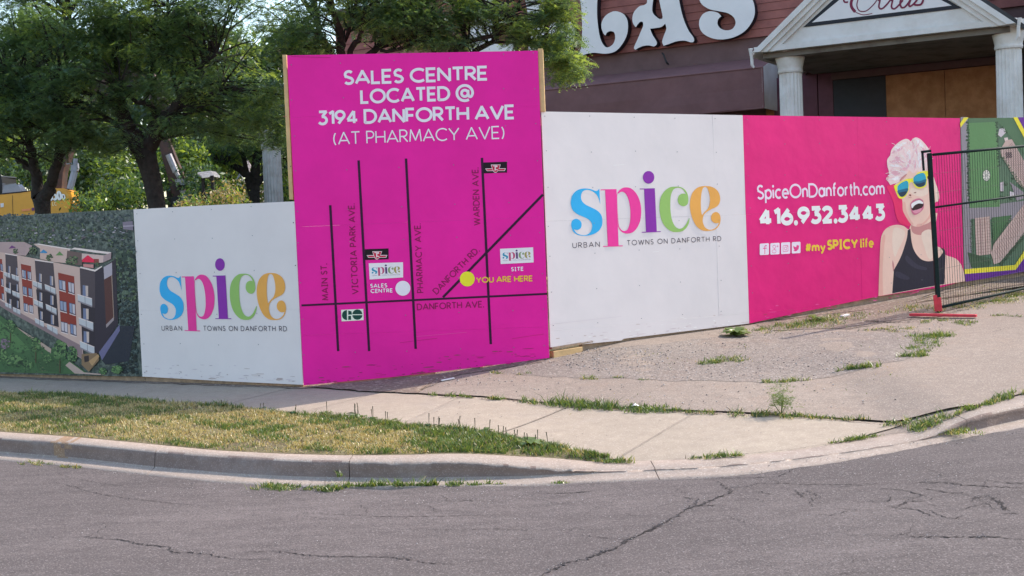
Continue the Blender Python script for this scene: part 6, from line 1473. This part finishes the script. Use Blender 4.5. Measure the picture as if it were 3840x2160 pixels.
plantain(2762, 1262, 0, .1, 34, 'large rosette weed on the crumbled asphalt in front of the white and pink panels', 'plant', leaf=.17, seed=91, name='rosette_weed')
plantain(3060, 1205, 0, .1, 16, 'broad pale rosette weed in the weedy strip below the hot pink panel', 'plant', leaf=.12, seed=92, name='rosette_weed')
plantain(1990, 1680, 2, .12, 16, 'wide leaved plantain at the narrowing right end of the grass verge', 'plant', leaf=.12, seed=93, name='rosette_weed')
# feathery little bush in the seam
bp_ = gxy(2930, 1555); tb = empty('seam_bush', (bp_[0], bp_[1], bp_[2]), 'feathery lime green bush sprouting from the seam behind the sidewalk', 'plant')
rngb = np.random.default_rng(8); Cb = np.array([bp_+np.array([rngb.normal()*.045, rngb.normal()*.045, .05+.20*rngb.random()]) for _ in range(34)]); V, F, idx = fronds(Cb, 9, .05, .9, .06, rngb, lw=.004, ll=.012, pairs=5, droop=-.3)
mesh_np('foliage', V, F, [GM[1], GM[0]], rngb.integers(0, 2, len(F)), parent=tb)['kind'] = 'stuff'
b = MB(); 
for i in range(6): b.tube([bp_, Cb[i]], [.004, .002], 4, cap=False)
b.build('stem', GM[0], tb)
# crumbs of asphalt, grit and stones
M_ST = [mat('stone_pale', (.50,.45,.42), .9), mat('stone_dark', (.14,.12,.12), .9), mat('stone_mid', (.30,.26,.24), .9)]
def stones(name, regions, seed, smin, smax, zf, pw=(.45,.25,.30)):
    rng = np.random.default_rng(seed); V = []; F = []; mi = []
    oct_ = np.array([(1,0,0),(0,1,0),(-1,0,0),(0,-1,0),(0,0,.8),(0,0,-.5)]); of = [(0,1,4),(1,2,4),(2,3,4),(3,0,4),(1,0,5),(2,1,5),(3,2,5),(0,3,5)]
    for (cx, cy, rx, ry, n_) in regions:
        for _ in range(n_):
            a = rng.random()*6.283; d = math.sqrt(rng.random()); q = gpx(cx+math.cos(a)*d*rx, cy+math.sin(a)*d*ry, zf); s = smin+(smax-smin)*rng.random()**3; an = rng.random()*3
            R2_ = np.array([[math.cos(an), -math.sin(an), 0], [math.sin(an), math.cos(an), 0], [0, 0, 1]]); o = (oct_*(.6+.7*rng.random((6, 1)))*s*np.array([1, .8, .6]))@R2_.T+np.array([q[0], q[1], zf(q[0], q[1])+.012+s*.2]); k0 = len(V); V += list(o); F += [(a_+k0, b_+k0, c_+k0) for a_, b_, c_ in of]; mi += [int(rng.choice(3, p=pw))]*8
    return tag(mesh_np(name, np.array(V), np.array(F), M_ST, np.array(mi)), kind='stuff')
stones('gravel_crumbs', [(2250,1345,260,45,900), (2150,1320,120,14,260), (2700,1360,560,70,1300), (1700,1425,260,30,360), (3300,1190,330,60,700), (2300,1470,600,60,260), (2900,1250,300,24,300), (2500,1480,900,80,240)], 31, .003, .014, H)
stones('gravel_crumbs', [(1760,1560,220,40,160), (1500,1470,120,12,120), (600,1440,500,20,120), (2400,1610,500,60,120)], 32, .002, .007, H)
stones('road_grit', [(1900,1870,900,30,420), (900,1850,500,20,200), (3200,1760,500,60,420), (1900,2000,1700,110,260)], 33, .002, .007, rz)
_cr = R2([(1430,1420),(1480,1390),(1560,1360),(1690,1330),(1760,1305),(1830,1275),(1900,1225),(1960,1205),(2060,1150),(2141,1115)])+R3([(90,1195),(180,1150),(240,1105),(280,1070),(330,1080),(470,1000),(1480,970),(1600,1000),(1750,1050),(1850,1100),(1500,1250),(1750,1255)])+R1([(1190,1270),(1450,1300),(2000,1290)])+R2([(520,1345)])
stones('crack_crumbs', [(x, y, 34, 9, 26) for x, y in _cr], 35, .002, .008, rz, (.02,.75,.23))
stones('gutter_grit', [(x, y, 130, 5, 60) for x, y in ((200,1745),(500,1782),(800,1818),(1100,1836),(1400,1834),(1700,1832),(2000,1826),(2300,1814),(2600,1800),(2900,1776),(3200,1726),(3500,1668),(3700,1632))], 36, .002, .009, rz, (.15,.5,.35))
seam_weeds([(1900,1480),(2500,1500),(3100,1500),(3500,1420)], H, 260, .02, .35, 51, gaps=-.5, w=(.2,.2,.25,.15,.1,.1)); seam_weeds([(1850,1365),(2400,1350),(3000,1320),(3400,1290)], H, 500, .025, .30, 52, gaps=-.5, w=(.25,.2,.2,.1,.1,.15))
seam_weeds([(2850,1225),(3200,1180),(3500,1140),(3840,1080)], H, 1600, .04, .28, 53, gaps=-.5, w=(.25,.25,.25,.1,.1,.05))
# small loose things
p = gxy(2382, 1533); b = MB(); rr = random.Random(4); vs = [(p[0]+.045*math.cos(a*.9)*rr.uniform(.7, 1.2), p[1]+.03*math.sin(a*.9)*rr.uniform(.7, 1.2), p[2]+.02+rr.uniform(0, .02)) for a in range(7)]+[(p[0], p[1], p[2]+.05)]
b.add(vs, [(i, (i+1) % 7, 7) for i in range(7)]); tag(b.build('paper_scrap', M_SIGNW), 'crumpled white paper scrap lying in the weedy seam of the sidewalk', 'litter')
for nm, a, c, w, h_, m, lab in (('wood_splinter', (1655,1434), (1703,1425), .035, .012, M_SIGNW, 'pale flat splinter on the dirt in front of the map board'),
                              ('wood_splinter', (3155,1192), (3180,1186), .05, .02, M_SIGNW, 'short white scrap on the dirt below the hot pink panel'),
                              ('wood_strip', (60,1402), (135,1394), .04, .02, LUMBER, 'thin yellow wood strip at the foot of the aerial view panel')):
    a3 = gxy(*a); c3 = gxy(*c); b = MB(); b.bar(a3+np.array([0, 0, .02]), c3+np.array([0, 0, .022]), w, h_); tag(b.build(nm, m, bevel=.002), lab, 'scrap')
